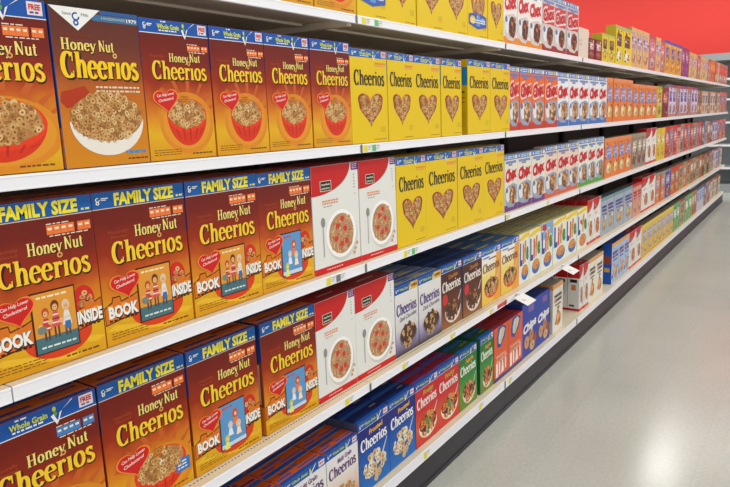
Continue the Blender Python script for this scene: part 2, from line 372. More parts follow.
def honey_family(kind, book):
    W, H, D = .22*U, .304*U, .068*U
    a = Art(W, H); header_family(a); nutri(a, 58, 15.5, 97, 21, (236, 118, 52)); honey_title(a, 14, 93, 33, 47, 40, 88, 24, 31.5)
    for k in range(12):
        x, y = 10+k*7.5, 88+(k*37 % 9); a.poly('body', [(x-9, y+2), (x, y-1.2), (x+10, y), (x, y+2.4)], (232, 184, 40), .5)
    if not book:
        red_bowl(a, 60, 74, 32, 14, 22, 170, .0074); heart_badge(a, 30, 62, 18, 10)
        a.rect('nutrition_badge', 78, 78, 96, 88, (50, 120, 190), 3); a.lines('nutrition_badge', 80, 80, 94, 3, 2.4, 1, WHITE, 4)
    else:
        p = 'bowl_picture'
        a.ell(p, 58, 82, 30, 13, (214, 62, 20), 1.2); a.ell(p, 83, 64, 10, 9, (206, 40, 22), 1.3); a.rings(p, lambda x, y: ((x-84)/8)**2+((y-66)/6)**2 < 1, 14, .007, OATS, 1.6, 74, 96, 58, 74)
        p = 'book_banner'; OR = (216, 112, 22); DK = (70, 22, 6)
        for (p, X0, X1, w, tx0, tx1, q) in (('book_banner', 1, 37, 'BOOK', 5, 36, 74), ('inside_banner', 74, 99, 'INSIDE', 75.5, 99, 71)):
            a.poly(p, [(X0, q), (X0+8, q-3), (X0+9, q-6), (X0+17, q-6), (X0+18, q-2.5), (X1-8, q-4), (X1, q-6), (X1, q+8), (X0, q+12)], DK, 1.8)
            a.poly(p, [(X0+.6, q+.7), (X0+8.6, q-2.2), (X0+9.6, q-5.2), (X0+16.4, q-5.2), (X0+17.4, q-1.7), (X1-7.6, q-3.2), (X1-.5, q-5.2), (X1-.5, q+7.2), (X0+.6, q+11.2)], OR, 2.1)
            for k in range(3): a.rect(p, X0+3+k*7, q-1+(k % 2), X0+8.5+k*7, q+1.6+(k % 2), (232, 150, 34), 2.4)
            a.text(p, w, tx0+.5, q+.6, tx1+.5, q+8.2, DK, 2.8, bold=.09); a.text(p, w, tx0, q, tx1, q+7.5, (240, 238, 230), 3.4, bold=.05)
            a.lines(p, X0+4, q+9, X1-3, 1, 1, 1.1, DK, 2.6)
        p = 'book_picture'; tan = book == 'tan'
        a.rect(p, 36.5, 53, 75.5, 90.5, (60, 20, 8), 3.8)
        a.rect(p, 38, 54, 74.5, 89.8, (222, 150, 50) if tan else (92, 150, 200), 4.2)
        if tan:
            a.rect(p, 38, 80.5, 74.5, 89.8, (70, 112, 120), 4.5)
            a.lines(p, 42, 56, 70, 1, 1, 1.2, (246, 226, 180), 4.8)
            for (x, y, c1, c2, s) in ((48, 66, (196, 72, 40), (200, 60, 50), 1), (56.5, 63, (110, 52, 20), (216, 84, 84), 1.15), (66, 64, (220, 200, 170), (220, 220, 215), 1.1)):
                a.ell(p, x, y, 3.1*s, 3.0*s, c1, 5, n=14); a.ell(p, x, y+.9, 2.0*s, 1.8*s, (232, 176, 120), 5.3, n=12)
                a.poly(p, [(x-2, y+3.4), (x+2, y+3.4), (x+4.2, y+11*s), (x-4.2, y+11*s)], c2, 5.1)
                a.rect(p, x-2.4, y+11*s, x-.8, y+17*s, (90, 60, 50), 5.0); a.rect(p, x+.8, y+11*s, x+2.4, y+17*s, (90, 60, 50), 5.0)
                a.ell(p, x-5, y+8*s, 2.2, 1.6, (232, 176, 120), 5.4, n=10)
                for q in range(3): a.rect(p, x-2.6-q*.4, y+5+q*2.1*s, x+2.6+q*.4, y+5.8+q*2.1*s, (236, 226, 214) if q % 2 == 0 else c1, 5.3)
                a.ell(p, x-.8, y+.7, .35, .3, (40, 26, 20), 5.6, n=8); a.ell(p, x+.8, y+.7, .35, .3, (40, 26, 20), 5.6, n=8)
            a.ell(p, 44, 76, 4, 2.5, (120, 130, 120), 5.5, n=12); a.rect(p, 64, 74, 69, 79, (60, 110, 170), 5.6)
            a.lines(p, 42, 86.2, 72, 1, 1, 1.1, (220, 226, 220), 4.9)
        else:
            a.lines(p, 41, 56, 58, 1, 1, 1.4, (204, 50, 50), 4.8); a.rect(p, 38, 86.5, 74.5, 89.8, (200, 214, 228), 4.5)
            for (x, y, c1, s) in ((60, 64, (206, 84, 34), 1.2), (52, 72, (190, 200, 214), 1), (64, 74, (216, 190, 160), 1.1), (46, 82, (190, 200, 70), 1)):
                a.ell(p, x, y, 3.6*s, 3.2*s, c1, 5, n=14); a.poly(p, [(x-2, y+2.5), (x+2, y+2.5), (x+4, y+9), (x-4, y+9)], tuple(min(255, k+34) for k in c1), 4.9)
                a.ell(p, x+.3, y+.6, 1.8, 1.6, (234, 206, 184), 5.3, n=10)
        heart_badge(a, 25, 61, 15, 8.6)
    fine_print(a)
    template(kind, W, H, D, grad('honey_print_'+kind, HN, H, .3), M((150, 62, 20)), M((204, 100, 36)), a,
             [(.02, .02, .98, .2, BLUE), (.1, .4, .56, .52, (22, 60, 140)), (.55, .66, .96, .8, (130, 40, 20))], SIDB)
honey_family('family', None); honey_family('family_tan', 'tan'); honey_family('family_blue', 'blue')

def yellow_hearts(kind, W, H, label=False):
    a = Art(W, H); header_grain(a, 8.5, (24, 96, 176), YEL)
    p = 'brand_lettering'
    a.text(p, 'Cheerios', 9, 21.5, 92, 37.5, (40, 30, 12), 2, 'serif', tk=.19, tn=.08)
    a.lines('nutrition_badge', 66, 13, 97, 1, 1, 1.6, (222, 120, 50), 2); a.lines('nutrition_badge', 66, 15.5, 97, 1, 1, 1.4, (226, 150, 90), 2)
    p = 'heart_picture'
    def hp(cx, cy, rx, ry):
        pts = []
        for i in range(44):
            t = 2*math.pi*i/44; x = math.sin(t)**3
            y = -(13*math.cos(t)-5*math.cos(2*t)-2*math.cos(3*t)-math.cos(4*t))/17.0
            pts.append((cx+rx*x, cy+ry*(y*1.1 if y > 0 else -(-y*.75+.22*(abs(x)**.5 if abs(x) > .02 else 0)))))
        return pts
    cx, cy = 52, 60.5
    a.poly(p, hp(cx, cy, 34, 20.6), (158, 44, 30), 1.5); a.poly(p, hp(cx, cy, 30.5, 18.4), (140, 92, 50), 1.8)
    pg = hp(cx, cy, 29, 17.4)
    def ins(x, y):
        c = False; n = len(pg)
        for i in range(n):
            (x1, y1), (x2, y2) = pg[i], pg[i-1]
            if (y1 > y) != (y2 > y) and x < (x2-x1)*(y-y1)/(y2-y1)+x1: c = not c
        return c
    a.rings(p, ins, 175, .0066, OATS, 2.2, 22, 82, 42, 82)
    for (x, y) in ((44, 52), (60, 58), (50, 68)): a.ell(p, x, y, 3.4, 2.2, (206, 84, 50), 5.2, n=10)
    a.lines('body', 78, 83, 92, 4, 1.6, .6, (170, 150, 40), 1.5)
    a.lines('body', 60, 96, 94, 1, 1, 1, (150, 124, 10), 1.5)
    if label:
        p = 'book_sticker'
        a.poly(p, [(6, 70), (54, 66), (94, 71), (94, 84), (50, 88), (6, 83)], (60, 90, 170), 5)
        a.ell(p, 24, 77, 13, 5, (226, 200, 70), 5.5); a.rect(p, 42, 71, 60, 84, (90, 150, 210), 5.5); a.ell(p, 74, 77, 14, 4, (140, 170, 210), 5.5)
        a.lines(p, 12, 76, 88, 2, 3, 1.2, (240, 236, 230), 6)
    template(kind, W, H, .062*U, M((226, 192, 10)), M((206, 172, 14)), M((214, 184, 20)), a,
             [(.02, .02, .98, .2, (24, 96, 176))], [(0, .1, 1, .34, (40, 130, 180)), (.2, .42, .8, .44, (60, 60, 30)), (.2, .5, .8, .51, (60, 60, 30)), (.2, .56, .8, .57, (60, 60, 30)), (.1, .7, .9, .9, (200, 160, 20))])
yellow_hearts('yellow', .185*U, .275*U); yellow_hearts('yellow_tall', .215*U, .302*U); yellow_hearts('yellow_sticker', .185*U, .282*U, True)

def store_brand():
    W, H, D = .215*U, .302*U, .07*U
    a = Art(W, H); p = 'red_cap'
    a.poly(p, [(.3, .2), (82, .2)]+[(82*math.cos(math.radians(t))**.9 if t < 90 else .3, .2+27*math.sin(math.radians(t))) for t in range(6, 91, 7)]+[(.3, 27.2)], (196, 28, 28), 1.2)
    p = 'brand_lettering'
    a.rect(p, 17, 14, 40, 23.5, (226, 214, 190), 2); a.rect(p, 18, 14.5, 39, 23, (30, 26, 24), 2.4)
    a.text(p, 'market', 20, 16, 37, 18.2, (230, 220, 190), 3, bold=.02); a.text(p, 'pantry', 20, 19.6, 37, 21.6, (230, 220, 190), 3, bold=.02)
    a.rect(p, 84, .4, 99.5, 7.5, (110, 40, 110), 2); a.lines(p, 86, 1.6, 98, 3, 1.8, .8, (220, 200, 220), 3)
    a.lines(p, 20, 32, 55, 2, 2.4, 1.4, (226, 140, 80), 2); a.lines(p, 22, 37.5, 40, 1, 1, .8, (150, 150, 145), 2)
    for k in range(5): a.ell(p, 90, 12+k*3, 1.6, .9, (170, 170, 165), 2, n=10)
    a.lines(p, 88, 30, 94, 1, 1, .6, (150, 150, 145), 2)
    p = 'bowl_picture'; cx, cy = 58, 66
    a.ell(p, cx+2, cy+3, 34, 23.5, (206, 206, 200), 1.2); a.ell(p, cx, cy, 33, 23, (244, 244, 240), 1.5); a.ell(p, cx, cy, 27, 19.5, (180, 140, 104), 1.9)
    a.rings(p, lambda x, y: ((x-cx)/26)**2+((y-cy)/19)**2 < 1, 120, .0072, [(206, 158, 110), (180, 122, 78), (222, 184, 140), (198, 140, 96)], 2.2, 28, 88, 46, 88)
    for (x, y) in ((50, 58), (66, 62), (58, 76), (46, 70), (68, 74), (60, 52)): a.ell(p, x, y, 4.6, 2.8, (206, 60, 46), 5.2, n=12)
    a.ell(p, 20, 52, 4.4, 4.6, (140, 140, 136), 2); a.rect(p, 18.6, 54, 20.6, 84, (160, 160, 156), 1.9)
    for (x, y) in ((88, 84), (92, 79), (85, 88)): a.ell(p, x, y, 2.6, 1.7, (206, 150, 100), 5, n=10)
    a.rect('body', .3, 94, 99.7, 99.8, (204, 26, 28), 1)
    a.lines('body', 24, 96.3, 58, 1, 1, 1.0, (240, 190, 180), 2)
    template('store', W, H, D, M((226, 226, 220)), M((214, 212, 204)), M((150, 24, 30)), a, [(.3, .5, .7, .6, (200, 180, 170)), (.84, .05, .98, .9, (120, 60, 120))],
             [(0, 0, 1, .27, (190, 26, 30)), (.2, .30, .8, .37, (40, 34, 32)), (.3, .42, .7, .54, (196, 116, 60)), (.15, .86, .6, .9, (60, 60, 56)), (0, .94, 1, .99, (190, 26, 30))])
store_brand()

def chex(kind, body, foot, wordc=(196, 26, 38), head=(84, 122, 180), lowr=None, bowl=(190, 205, 224), choc=False):
    W, H, D = .18*U, .27*U, .06*U
    a = Art(W, H); p = 'header_band'
    a.rect(p, .3, .2, 99.7, 9, head, 1)
    a.ell(p, 10, 4.5, 3.5, 2.4, WHITE, 2, n=12); a.lines(p, 22, 2.2, 60, 2, 3, 1.8, (210, 225, 235), 2); a.rect(p, 66, 1.5, 76, 7.5, (200, 210, 90), 2); a.rect(p, 82, 1.5, 96, 7.5, (226, 224, 230), 2)
    a.lines(p, 30, 16, 62, 1, 1, 3.4, (120, 130, 160), 2)
    if kind == 'chex_choc_red': a.rect('red_panel', 4, 18, 96, 52, (206, 62, 66), 1.3)
    a.lines(p, 8, 11, 92, 1, 1, 4.5, (90, 130, 190), 1.6)
    p = 'brand_lettering'
    a.text(p, 'Chex', 3, 27, 97, 49, (240, 226, 220), 2, bold=.13, up=8)
    a.text(p, 'Chex', 6, 28, 94, 48, wordc, 3, bold=.07, up=8)
    p = 'bowl_picture'
    if lowr: a.poly(p, [(.3, 90), (40, 86), (99.7, 74), (99.7, 99.8), (.3, 99.8)], foot, 1)
    else: a.rect(p, .3, 88, 99.7, 99.8, foot, 1)
    grey = (150, 160, 178) if not choc else (206, 200, 196)
    a.poly(p, [(3, 66), (24, 55), (70, 51), (97, 56), (96, 82), (70, 94), (30, 93), (6, 86)], grey, 1.6)
    a.ell(p, 26, 70, 17, 13, (222, 226, 228), 1.9); a.ell(p, 18, 62, 9, 5, (96, 116, 150), 2.0, n=12)
    a.ell(p, 62, 72, 26, 16, (120, 84, 56) if not choc else (92, 56, 40), 2.1)
    rr = random.Random(kind)
    for k in range(26):
        x, y = 62+rr.uniform(-22, 22), 72+rr.uniform(-13, 13)
        c = rr.choice([(176, 116, 60), (206, 156, 96), (140, 84, 42), (222, 190, 150)] if not choc else [(96, 56, 34), (134, 84, 54), (66, 38, 26), (190, 120, 90)])
        a.poly(p, [(x-6, y-1), (x, y-4), (x+6, y), (x, y+4)], c, 2.3+k*.04)
    a.ell(p, 66, 86, 7, 3.4, (110, 40, 36), 3.6, n=12)
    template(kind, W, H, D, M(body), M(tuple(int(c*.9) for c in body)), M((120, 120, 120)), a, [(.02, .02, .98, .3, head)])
chex('chex_purple', (226, 222, 206), (104, 58, 128)); chex('chex_peach', (232, 208, 186), (206, 96, 70)); chex('chex_green', (230, 232, 218), (70, 160, 56), lowr=True)
chex('chex_blue', (232, 236, 238), (50, 116, 190)); chex('chex_orange', (232, 108, 44), (190, 62, 50), (196, 34, 34)); chex('chex_choc', (234, 230, 224), (226, 138, 40), choc=True)
chex('chex_choc_red', (206, 196, 196), (150, 50, 44), (190, 44, 46), choc=True)

def cheer_flavour(kind, body, word, bodytop=None, head=BLUE, rings=OATS, ground=None, sub=None, badge=None, headr=None, topc=(60, 70, 100), tb=(), H=.235, rr=.0085, ring_c=(54, 74, 31, 17), below=None, extra=()):
    W, H, D = .175*U, H*U, .06*U
    a = Art(W, H); p = 'header_band'
    a.rect(p, .3, .2, 99.7, 11, head, 1); a.rect(p, .3, 11, 99.7, 11.5, WHITE, 1.1)
    g_logo(a, 7, 5, 1.1); a.text(p, 'Whole Grain', 20, 3.6, 56, 7.6, (190, 214, 60), 3, bold=.03); a.ell(p, 62, 5.5, 2.2, 3, (200, 206, 80), 3, n=10)
    a.poly(p, [(62, 12.5), (60, 8), (63, 9), (74, .6), (76, .8)], WHITE, 3.5)
    if headr: a.rect(p, 66, .6, 99.5, 10.6, headr, 3.2); a.lines(p, 70, 3.5, 96, 1, 1, 4, (70, 44, 30), 3.8)
    else: a.rect(p, 82, 1.5, 96, 9, (226, 210, 216), 3); a.lines(p, 84, 4, 94, 1, 1, 2, (190, 50, 70), 3.6)
    p = 'brand_lettering'
    if sub: a.text(p, sub[0], 34, 17, 78, 24, sub[1], 2, bold=.04, up=2)
    elif not below: a.lines(p, 36, 18, 76, 1, 1, 3, word, 2)
    if below: a.text(p, below[0], 18, 45, 90, 51.5, below[1], 2, bold=.01, up=3, shear=3)
    for q in extra: getattr(a, q[0])(*q[1:])
    a.text(p, 'Cheerios', 6, 26, 92, 42, word, 2.4, 'serif', tk=.2, tn=.085, up=2)
    if badge: a.ell(p, 18, 54, 12, 9, badge, 2)
    p = 'bowl_picture'; cx, cy, rx, ry = ring_c
    if ground: a.poly(p, [(cx-rx-6, cy-2)]+[(cx+(rx+6)*math.cos(math.radians(t)), cy+(ry+4)*math.sin(math.radians(t))) for t in range(170, 5, -10)]+[(cx+rx+6, cy-2)], ground, 1.5); a.ell(p, cx, cy-2, rx+4, ry*.8, (70, 40, 24), 1.8)
    a.poly(p, [(cx+rx*.5, cy-ry*.2), (cx+rx+8, cy-ry-9), (cx+rx+10, cy-ry-8.4), (cx+rx*.5+3, cy)], (206, 208, 212), 1.7)
    a.rings(p, lambda x, y: ((x-cx)/rx)**2+((y-cy)/ry)**2 < 1, 60, rr, rings, 2.2, cx-rx, cx+rx, cy-ry, cy+ry)
    template(kind, W, H, D, body, M((70, 80, 110)) if kind != 'green' else M((36, 100, 70)), M(topc), a, [(.02, .02, .98, .26, head)]+list(tb))
cheer_flavour('dark_choc', grad('p_dc', [(0, (60, 44, 40)), (.18, (150, 140, 180)), (.4, (214, 210, 210)), (1, (228, 226, 220))], .235*U), (78, 52, 128), rings=[(90, 56, 36), (60, 36, 26), (210, 170, 110)], ground=(120, 110, 130), headr=(226, 176, 50), topc=(160, 166, 174), tb=[(.1, .4, .5, .58, (226, 186, 60)), (.45, .6, .95, .8, (40, 96, 190)), (.6, .34, .9, .46, (60, 70, 90))], below=('Dark Chocolate', (60, 56, 90)))
cheer_flavour('choc', grad('p_ch', [(0, (150, 96, 50)), (.3, (110, 56, 30)), (.6, (74, 30, 20)), (1, (66, 28, 22))], .24*U), (236, 226, 216), rings=[(92, 50, 30), (70, 36, 22), (180, 120, 70)], ground=(226, 214, 204), sub=('Chocolate', (176, 116, 60)), badge=(196, 48, 50), topc=(40, 50, 84), tb=[(.1, .4, .6, .55, (30, 70, 140))])
cheer_flavour('honey_white', grad('p_hw', [(0, (232, 190, 60)), (.5, (240, 214, 120)), (.75, (240, 236, 224)), (1, (240, 238, 232))], .24*U), (110, 60, 36), head=(30, 100, 190), ring_c=(50, 70, 32, 17), ground=(206, 80, 44), extra=[('poly', 'body', [(76, 12), (99.7, 12), (99.7, 99.8), (60, 99.8)], (232, 160, 50), .6), ('lines', 'nutrition_badge', 8, 14, 40, 1, 1, 3, (40, 110, 190), 2)], topc=(90, 120, 150), tb=[(.1, .5, .7, .68, (226, 206, 70)), (.5, .36, .95, .46, (30, 80, 170))])
cheer_flavour('purple_white', grad('p_pw', [(0, (190, 110, 70)), (.35, (222, 196, 176)), (.6, (230, 226, 220)), (1, (226, 224, 226))], .235*U), (92, 52, 110), topc=(196, 84, 30), tb=[(.05, .36, .35, .5, (34, 80, 160)), (.5, .36, .95, .48, (34, 80, 160)), (.2, .66, .6, .8, (34, 80, 160))], sub=('Multi Grain', (120, 84, 130)))
cheer_flavour('purple', M((92, 50, 120)), (236, 230, 226), topc=(190, 80, 32), tb=[(.05, .36, .35, .5, (34, 60, 150)), (.5, .36, .95, .5, (60, 30, 110)), (.2, .66, .7, .85, (34, 60, 150))])
FRO = [(226, 206, 170), (206, 176, 130), (236, 222, 196)]
cheer_flavour('frosted', grad('p_fr', [(0, (30, 110, 190)), (.5, (20, 84, 170)), (.75, (22, 36, 120)), (1, (24, 30, 110))], .232*U), (240, 240, 244), rings=FRO, rr=.0135, sub=('Frosted', (226, 168, 50)), topc=(22, 36, 96), tb=[(.1, .36, .6, .5, (26, 60, 130)), (.7, .62, .9, .74, (150, 130, 120))], ring_c=(50, 72, 33, 20))
cheer_flavour('red', grad('p_rd', [(0, (206, 40, 44)), (.3, (222, 90, 36)), (.55, (200, 36, 44)), (1, (196, 28, 44))], .235*U), (244, 226, 220), rings=[(226, 150, 60), (110, 130, 60), (210, 70, 40), (214, 178, 120)], ground=(236, 226, 210), rr=.010, sub=('Fruity', (180, 170, 50)), topc=(150, 24, 44), tb=[(.1, .36, .5, .5, (40, 60, 140)), (.55, .6, .95, .75, (34, 50, 130))], ring_c=(52, 72, 34, 17))
cheer_flavour('green', grad('p_gr', [(0, (110, 130, 40)), (.3, (84, 150, 50)), (.6, (30, 122, 52)), (1, (30, 110, 50))], .24*U), (236, 240, 220), rings=[(206, 120, 60), (186, 90, 50), (222, 170, 110)], ground=(226, 214, 190), sub=('Apple', (226, 150, 50)), topc=(24, 78, 60), tb=[(.1, .36, .5, .5, (30, 70, 120)), (.5, .6, .9, .75, (120, 140, 40))])

def life(kind, blue=False, heart=False):
    W, H, D = .175*U, .24*U, .06*U
    a = Art(W, H); p = 'header_band'
    if blue: a.rect(p, .3, .2, 99.7, 34, (120, 170, 206), 1); a.rect(p, 12, 3, 44, 16, (200, 40, 50), 2)
    else: a.poly(p, [(.3, 9), (40, 3), (99.7, .2), (99.7, 9), (60, 11), (.3, 16)], (238, 200, 40), 1)
    p = 'brand_lettering'
    if heart: a.heart(p, 46, 34, 17, 9, (206, 26, 40), 2)
    for ch, x0, x1, c, y0, y1 in (('L', 7, 32, (30, 66, 150), 18, 60), ('i', 35, 47, (206, 44, 36), 18, 58), ('f', 49, 70, (216, 136, 30), 16, 56), ('e', 68, 95, (50, 136, 64), 18, 54)):
        if heart and ch == 'i': continue
        a.text(p, ch, x0-1.5, y0-1, x1+1.5, y1+1, WHITE, 2.1, bold=.1); a.text(p, ch, x0, y0, x1, y1, c, 3, bold=.06)
    p = 'bowl_picture'
    a.ell(p, 58, 80, 34, 15, (44, 96, 180) if not heart else (206, 120, 90), 1.4); a.ell(p, 58, 75, 30, 11, (206, 136, 64), 1.8)
    for k in range(14):
        x, y = 58+random.uniform(-22, 22), 75+random.uniform(-8, 7); a.poly(p, [(x-5, y), (x, y-3), (x+5, y), (x, y+3)], random.choice([(190, 116, 50), (222, 160, 84), (170, 96, 40)]), 2.2+k*.05)
    template(kind, W, H, D, M((226, 232, 220)), M((190, 196, 190)), M((160, 166, 150)), a, [(.02, .02, .98, .25, (226, 190, 50)), (.1, .5, .8, .66, (226, 216, 80)), (.3, .78, .9, .88, (90, 110, 120))])
life('life'); life('life_blue', True); life('life_heart', heart=True)

def simple(kind, W, H, body, parts, top=(120, 120, 120), side=None, tb=(), sb=(), D=.06):
    a = Art(W*U, H*U)
    for q in parts: getattr(a, q[0])(*q[1:])
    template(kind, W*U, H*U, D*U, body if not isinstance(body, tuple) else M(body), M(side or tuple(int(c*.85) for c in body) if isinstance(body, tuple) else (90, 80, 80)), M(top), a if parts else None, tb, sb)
def busy(cols, n, seed):
    rnd = random.Random(seed); q = []
    for i in range(n):
        x, y = rnd.uniform(6, 80), rnd.uniform(10, 90); w, h = rnd.uniform(4, 22), rnd.uniform(1.5, 7)
        c = rnd.choice(cols); c = tuple(max(20, min(245, int(k+rnd.uniform(-24, 24)))) for k in c)
        if rnd.random() < .5: q.append(('rect', 'body', x, y, min(97, x+w), min(97, y+h), c, 2.6+i*.05))
        else: q.append(('ell', 'body', min(88, x+w/2), y, w/2.2, h, c, 2.6+i*.05, 0, 360, 10))
    return q
B = 'bowl_picture'; L = 'brand_lettering'; HB = 'header_band'
simple('orange_logo', .168, .24, (222, 92, 50), [
    ('poly', L, [(30, 2), (62, .4), (86, 8), (74, 26), (44, 40), (22, 36), (20, 20)], (36, 72, 150), 1), ('poly', L, [(40, 6), (62, 4), (76, 10), (66, 22), (44, 34), (30, 30), (30, 18)], (190, 210, 230), 2),
    ('poly', L, [(58, 5), (70, 7), (50, 32), (38, 32)], (232, 196, 60), 3),
    ('lines', L, 14, 52, 86, 2, 8, 5.5, (238, 170, 140), 2), ('rect', B, 12, 66, 26, 92, (244, 232, 226), 2), ('rect', B, 32, 60, 42, 90, (244, 232, 226), 2), ('poly', B, [(48, 90), (58, 58), (70, 88)], (244, 232, 226), 2), ('rect', B, 76, 58, 86, 86, (240, 224, 216), 2),
    ('rect', B, .3, 93, 99.7, 99.8, (60, 60, 130), 1)], top=(150, 34, 40), tb=[(.1, .2, .6, .4, (60, 60, 140)), (.4, .6, .9, .8, (190, 50, 50))])
simple('chips', .2, .25, (42, 66, 160), [
    ('text', L, 'Chips', 6, 40, 92, 56, (240, 236, 236), 3, 'sans', .05, 0, 8), ('rect', L, 40, 8, 76, 20, (120, 100, 160), 2), ('ell', B, 30, 74, 16, 12, (206, 150, 90), 2), ('ell', B, 60, 66, 15, 11, (190, 128, 70), 2.4), ('ell', B, 66, 86, 17, 9, (214, 166, 110), 2.8),
    ('ell', B, 27, 72, 3, 2, (80, 46, 30), 3.5, 0, 360, 10), ('ell', B, 62, 64, 3, 2, (80, 46, 30), 3.5, 0, 360, 10), ('ell', B, 68, 86, 3, 2, (80, 46, 30), 3.5, 0, 360, 10), ('ell', B, 86, 76, 11, 10, (150, 80, 44), 2)], top=(30, 50, 120))
def words_(kind, W, H, body, c, foodc, cap=None, top=(150, 140, 130), side=None, sb=(), tb=()):
    q = [('lines', L, 14, 22, 88, 2, 9, 6.5, c, 2), ('lines', L, 22, 42, 80, 1, 1, 3.5, c, 2), ('ell', B, 56, 74, 26, 15, foodc, 2), ('ell', B, 50, 70, 12, 7, tuple(min(255, k+28) for k in foodc), 2.5), ('ell', B, 68, 80, 10, 6, tuple(int(k*.8) for k in foodc), 2.5)]
    if cap: q.append(('rect', HB, .3, .2, 99.7, 9, cap, 1))
    q += busy([foodc, (226, 216, 196), c, tuple(int(k*.8) for k in foodc), (190, 70, 50)], 10, kind)
    simple(kind, W, H, body, q, top, side, tb, sb)
words_('white_brown', .17, .245, (232, 228, 216), (96, 76, 60), (206, 146, 84), (222, 160, 90), side=(200, 196, 186), sb=[(0, 0, 1, .1, (206, 140, 70)), (.1, .2, .6, .26, (190, 60, 40)), (.2, .5, .8, .75, (150, 130, 110))])
words_('white_blue', .18, .25, (170, 190, 220), (40, 70, 150), (196, 150, 96), (226, 160, 60), top=(24, 60, 130), side=(30, 84, 176), sb=[(.1, .3, .9, .5, (150, 70, 50)), (.2, .6, .8, .7, (210, 160, 60))])
words_('grey_blue', .18, .25, (160, 172, 188), (40, 64, 140), (180, 150, 90), (110, 150, 150), top=(70, 90, 100), side=(34, 52, 140))
words_('red_white', .18, .25, (206, 150, 136), (190, 34, 40), (190, 130, 80), (200, 40, 40), top=(120, 50, 50), side=(196, 36, 40))
def panel(kind, body, pc, food, H=.27, W=.18, cap=None, foot=None, top=(120, 110, 100)):
    body = tuple(int(k*.94+8) for k in body)
    q = [('rect', L, 22, 20, 82, 52, pc, 1.5), ('lines', L, 28, 27, 76, 2, 9, 5, tuple(min(255, k+60) for k in pc), 2), ('ell', B, 52, 76, 30, 14, food, 1.6), ('ell', B, 46, 73, 13, 6, tuple(min(255, k+30) for k in food), 2), ('ell', B, 64, 80, 10, 5, tuple(int(k*.75) for k in food), 2)]
    if cap: q.append(('rect', HB, .3, .2, 99.7, 9, cap, 1))
    if foot: q.append(('rect', 'body', .3, 91, 99.7, 99.8, foot, 1))
    q += busy([pc, food, (226, 220, 206), tuple(int(k*.7) for k in body), (200, 60, 50), (70, 90, 150), pc, (90, 70, 60)], 16, kind)
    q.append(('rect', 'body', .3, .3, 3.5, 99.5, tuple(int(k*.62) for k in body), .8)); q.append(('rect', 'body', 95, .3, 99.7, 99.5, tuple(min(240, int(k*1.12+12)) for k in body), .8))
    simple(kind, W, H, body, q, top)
panel('orange_blue', (230, 120, 54), (126, 136, 190), (216, 196, 130), cap=(226, 140, 90))
panel('yellow_green', (198, 200, 60), (170, 110, 60), (120, 140, 70), cap=(150, 170, 40))
panel('dark_red', (140, 40, 44), (200, 120, 110), (90, 40, 40))
panel('violet_white', (214, 200, 216), (86, 66, 150), (170, 120, 130), H=.28, cap=(150, 80, 120), foot=(190, 130, 110))
panel('brown_tan', (170, 120, 86), (120, 70, 50), (210, 170, 120))
panel('cream_brown', (206, 190, 176), (130, 116, 116), (176, 120, 90), cap=(196, 160, 140))
panel('pink_orange', (216, 120, 100), (140, 80, 120), (220, 160, 110))
panel('grey_brown', (150, 136, 120), (190, 180, 160), (96, 72, 60), H=.25, cap=(150, 150, 120))
panel('yellow_white', (230, 190, 40), (214, 200, 150), (200, 150, 60), H=.27)
panel('red_pink', (200, 80, 76), (214, 150, 150), (170, 70, 60), cap=(216, 60, 50))
panel('rose_grey', (176, 130, 126), (150, 140, 160), (170, 90, 70), cap=(206, 80, 70))
panel('stripe_dark', (110, 84, 90), (190, 170, 170), (150, 110, 90), cap=(90, 90, 130))
panel('orange_grey', (214, 104, 60), (160, 160, 160), (210, 160, 120), cap=(130, 150, 130))
panel('deep_blue', (46, 64, 150), (150, 170, 210), (150, 110, 90), cap=(110, 130, 150))
panel('orange_red', (206, 82, 46), (150, 160, 140), (180, 150, 90), cap=(200, 60, 40))
panel('olive_tan', (176, 156, 110), (150, 90, 60), (130, 130, 80), cap=(180, 60, 50))
panel('brown_dark', (120, 74, 52), (176, 140, 110), (80, 50, 40))
panel('grey_violet', (164, 156, 172), (110, 96, 140), (150, 130, 120))
panel('yellow_picture', (222, 190, 90), (150, 156, 190), (220, 170, 90), H=.235, cap=(226, 200, 70), foot=(206, 170, 60))
panel('green_white', (90, 170, 100), (206, 214, 190), (150, 150, 90), H=.24)
panel('rust', (180, 110, 70), (220, 196, 160), (150, 90, 60), H=.25)
panel('pale_blue', (186, 192, 214), (120, 130, 180), (206, 196, 190), H=.25, cap=(60, 70, 150))
panel('cream', (210, 202, 186), (170, 160, 150), (200, 180, 150), H=.25, cap=(170, 70, 60))
panel('small_maroon', (120, 34, 44), (196, 170, 170), (160, 80, 60), H=.12, W=.13)
panel('yellow_short', (228, 204, 50), (90, 64, 40), (200, 170, 70), H=.165, W=.15, cap=(180, 190, 90))
panel('yellow_high', (234, 204, 40), (90, 64, 40), (226, 216, 180), H=.235, W=.19, cap=(170, 180, 110))
panel('tan_violet', (222, 180, 120), (176, 150, 190), (200, 140, 110), H=.27)
panel('pink_rose', (198, 104, 108), (206, 150, 160), (190, 170, 160), H=.27, cap=(180, 80, 90))
panel('gold_blue', (224, 160, 60), (130, 110, 160), (226, 150, 60), H=.28, cap=(60, 84, 180))
panel('plum', (140, 60, 110), (180, 110, 150), (150, 80, 130), H=.28)
panel('sand_pink', (222, 170, 100), (206, 130, 130), (220, 190, 130), H=.25)
panel('bright_orange', (228, 110, 50), (226, 150, 60), (190, 100, 80), H=.25)
panel('red_silver', (200, 110, 100), (220, 70, 60), (206, 190, 180), H=.26)
simple('beige_case', .22, .155, (222, 208, 190), [('lines', L, 8, 40, 30, 2, 12, 5, (190, 176, 160), 2)], top=(216, 200, 184), D=.1)

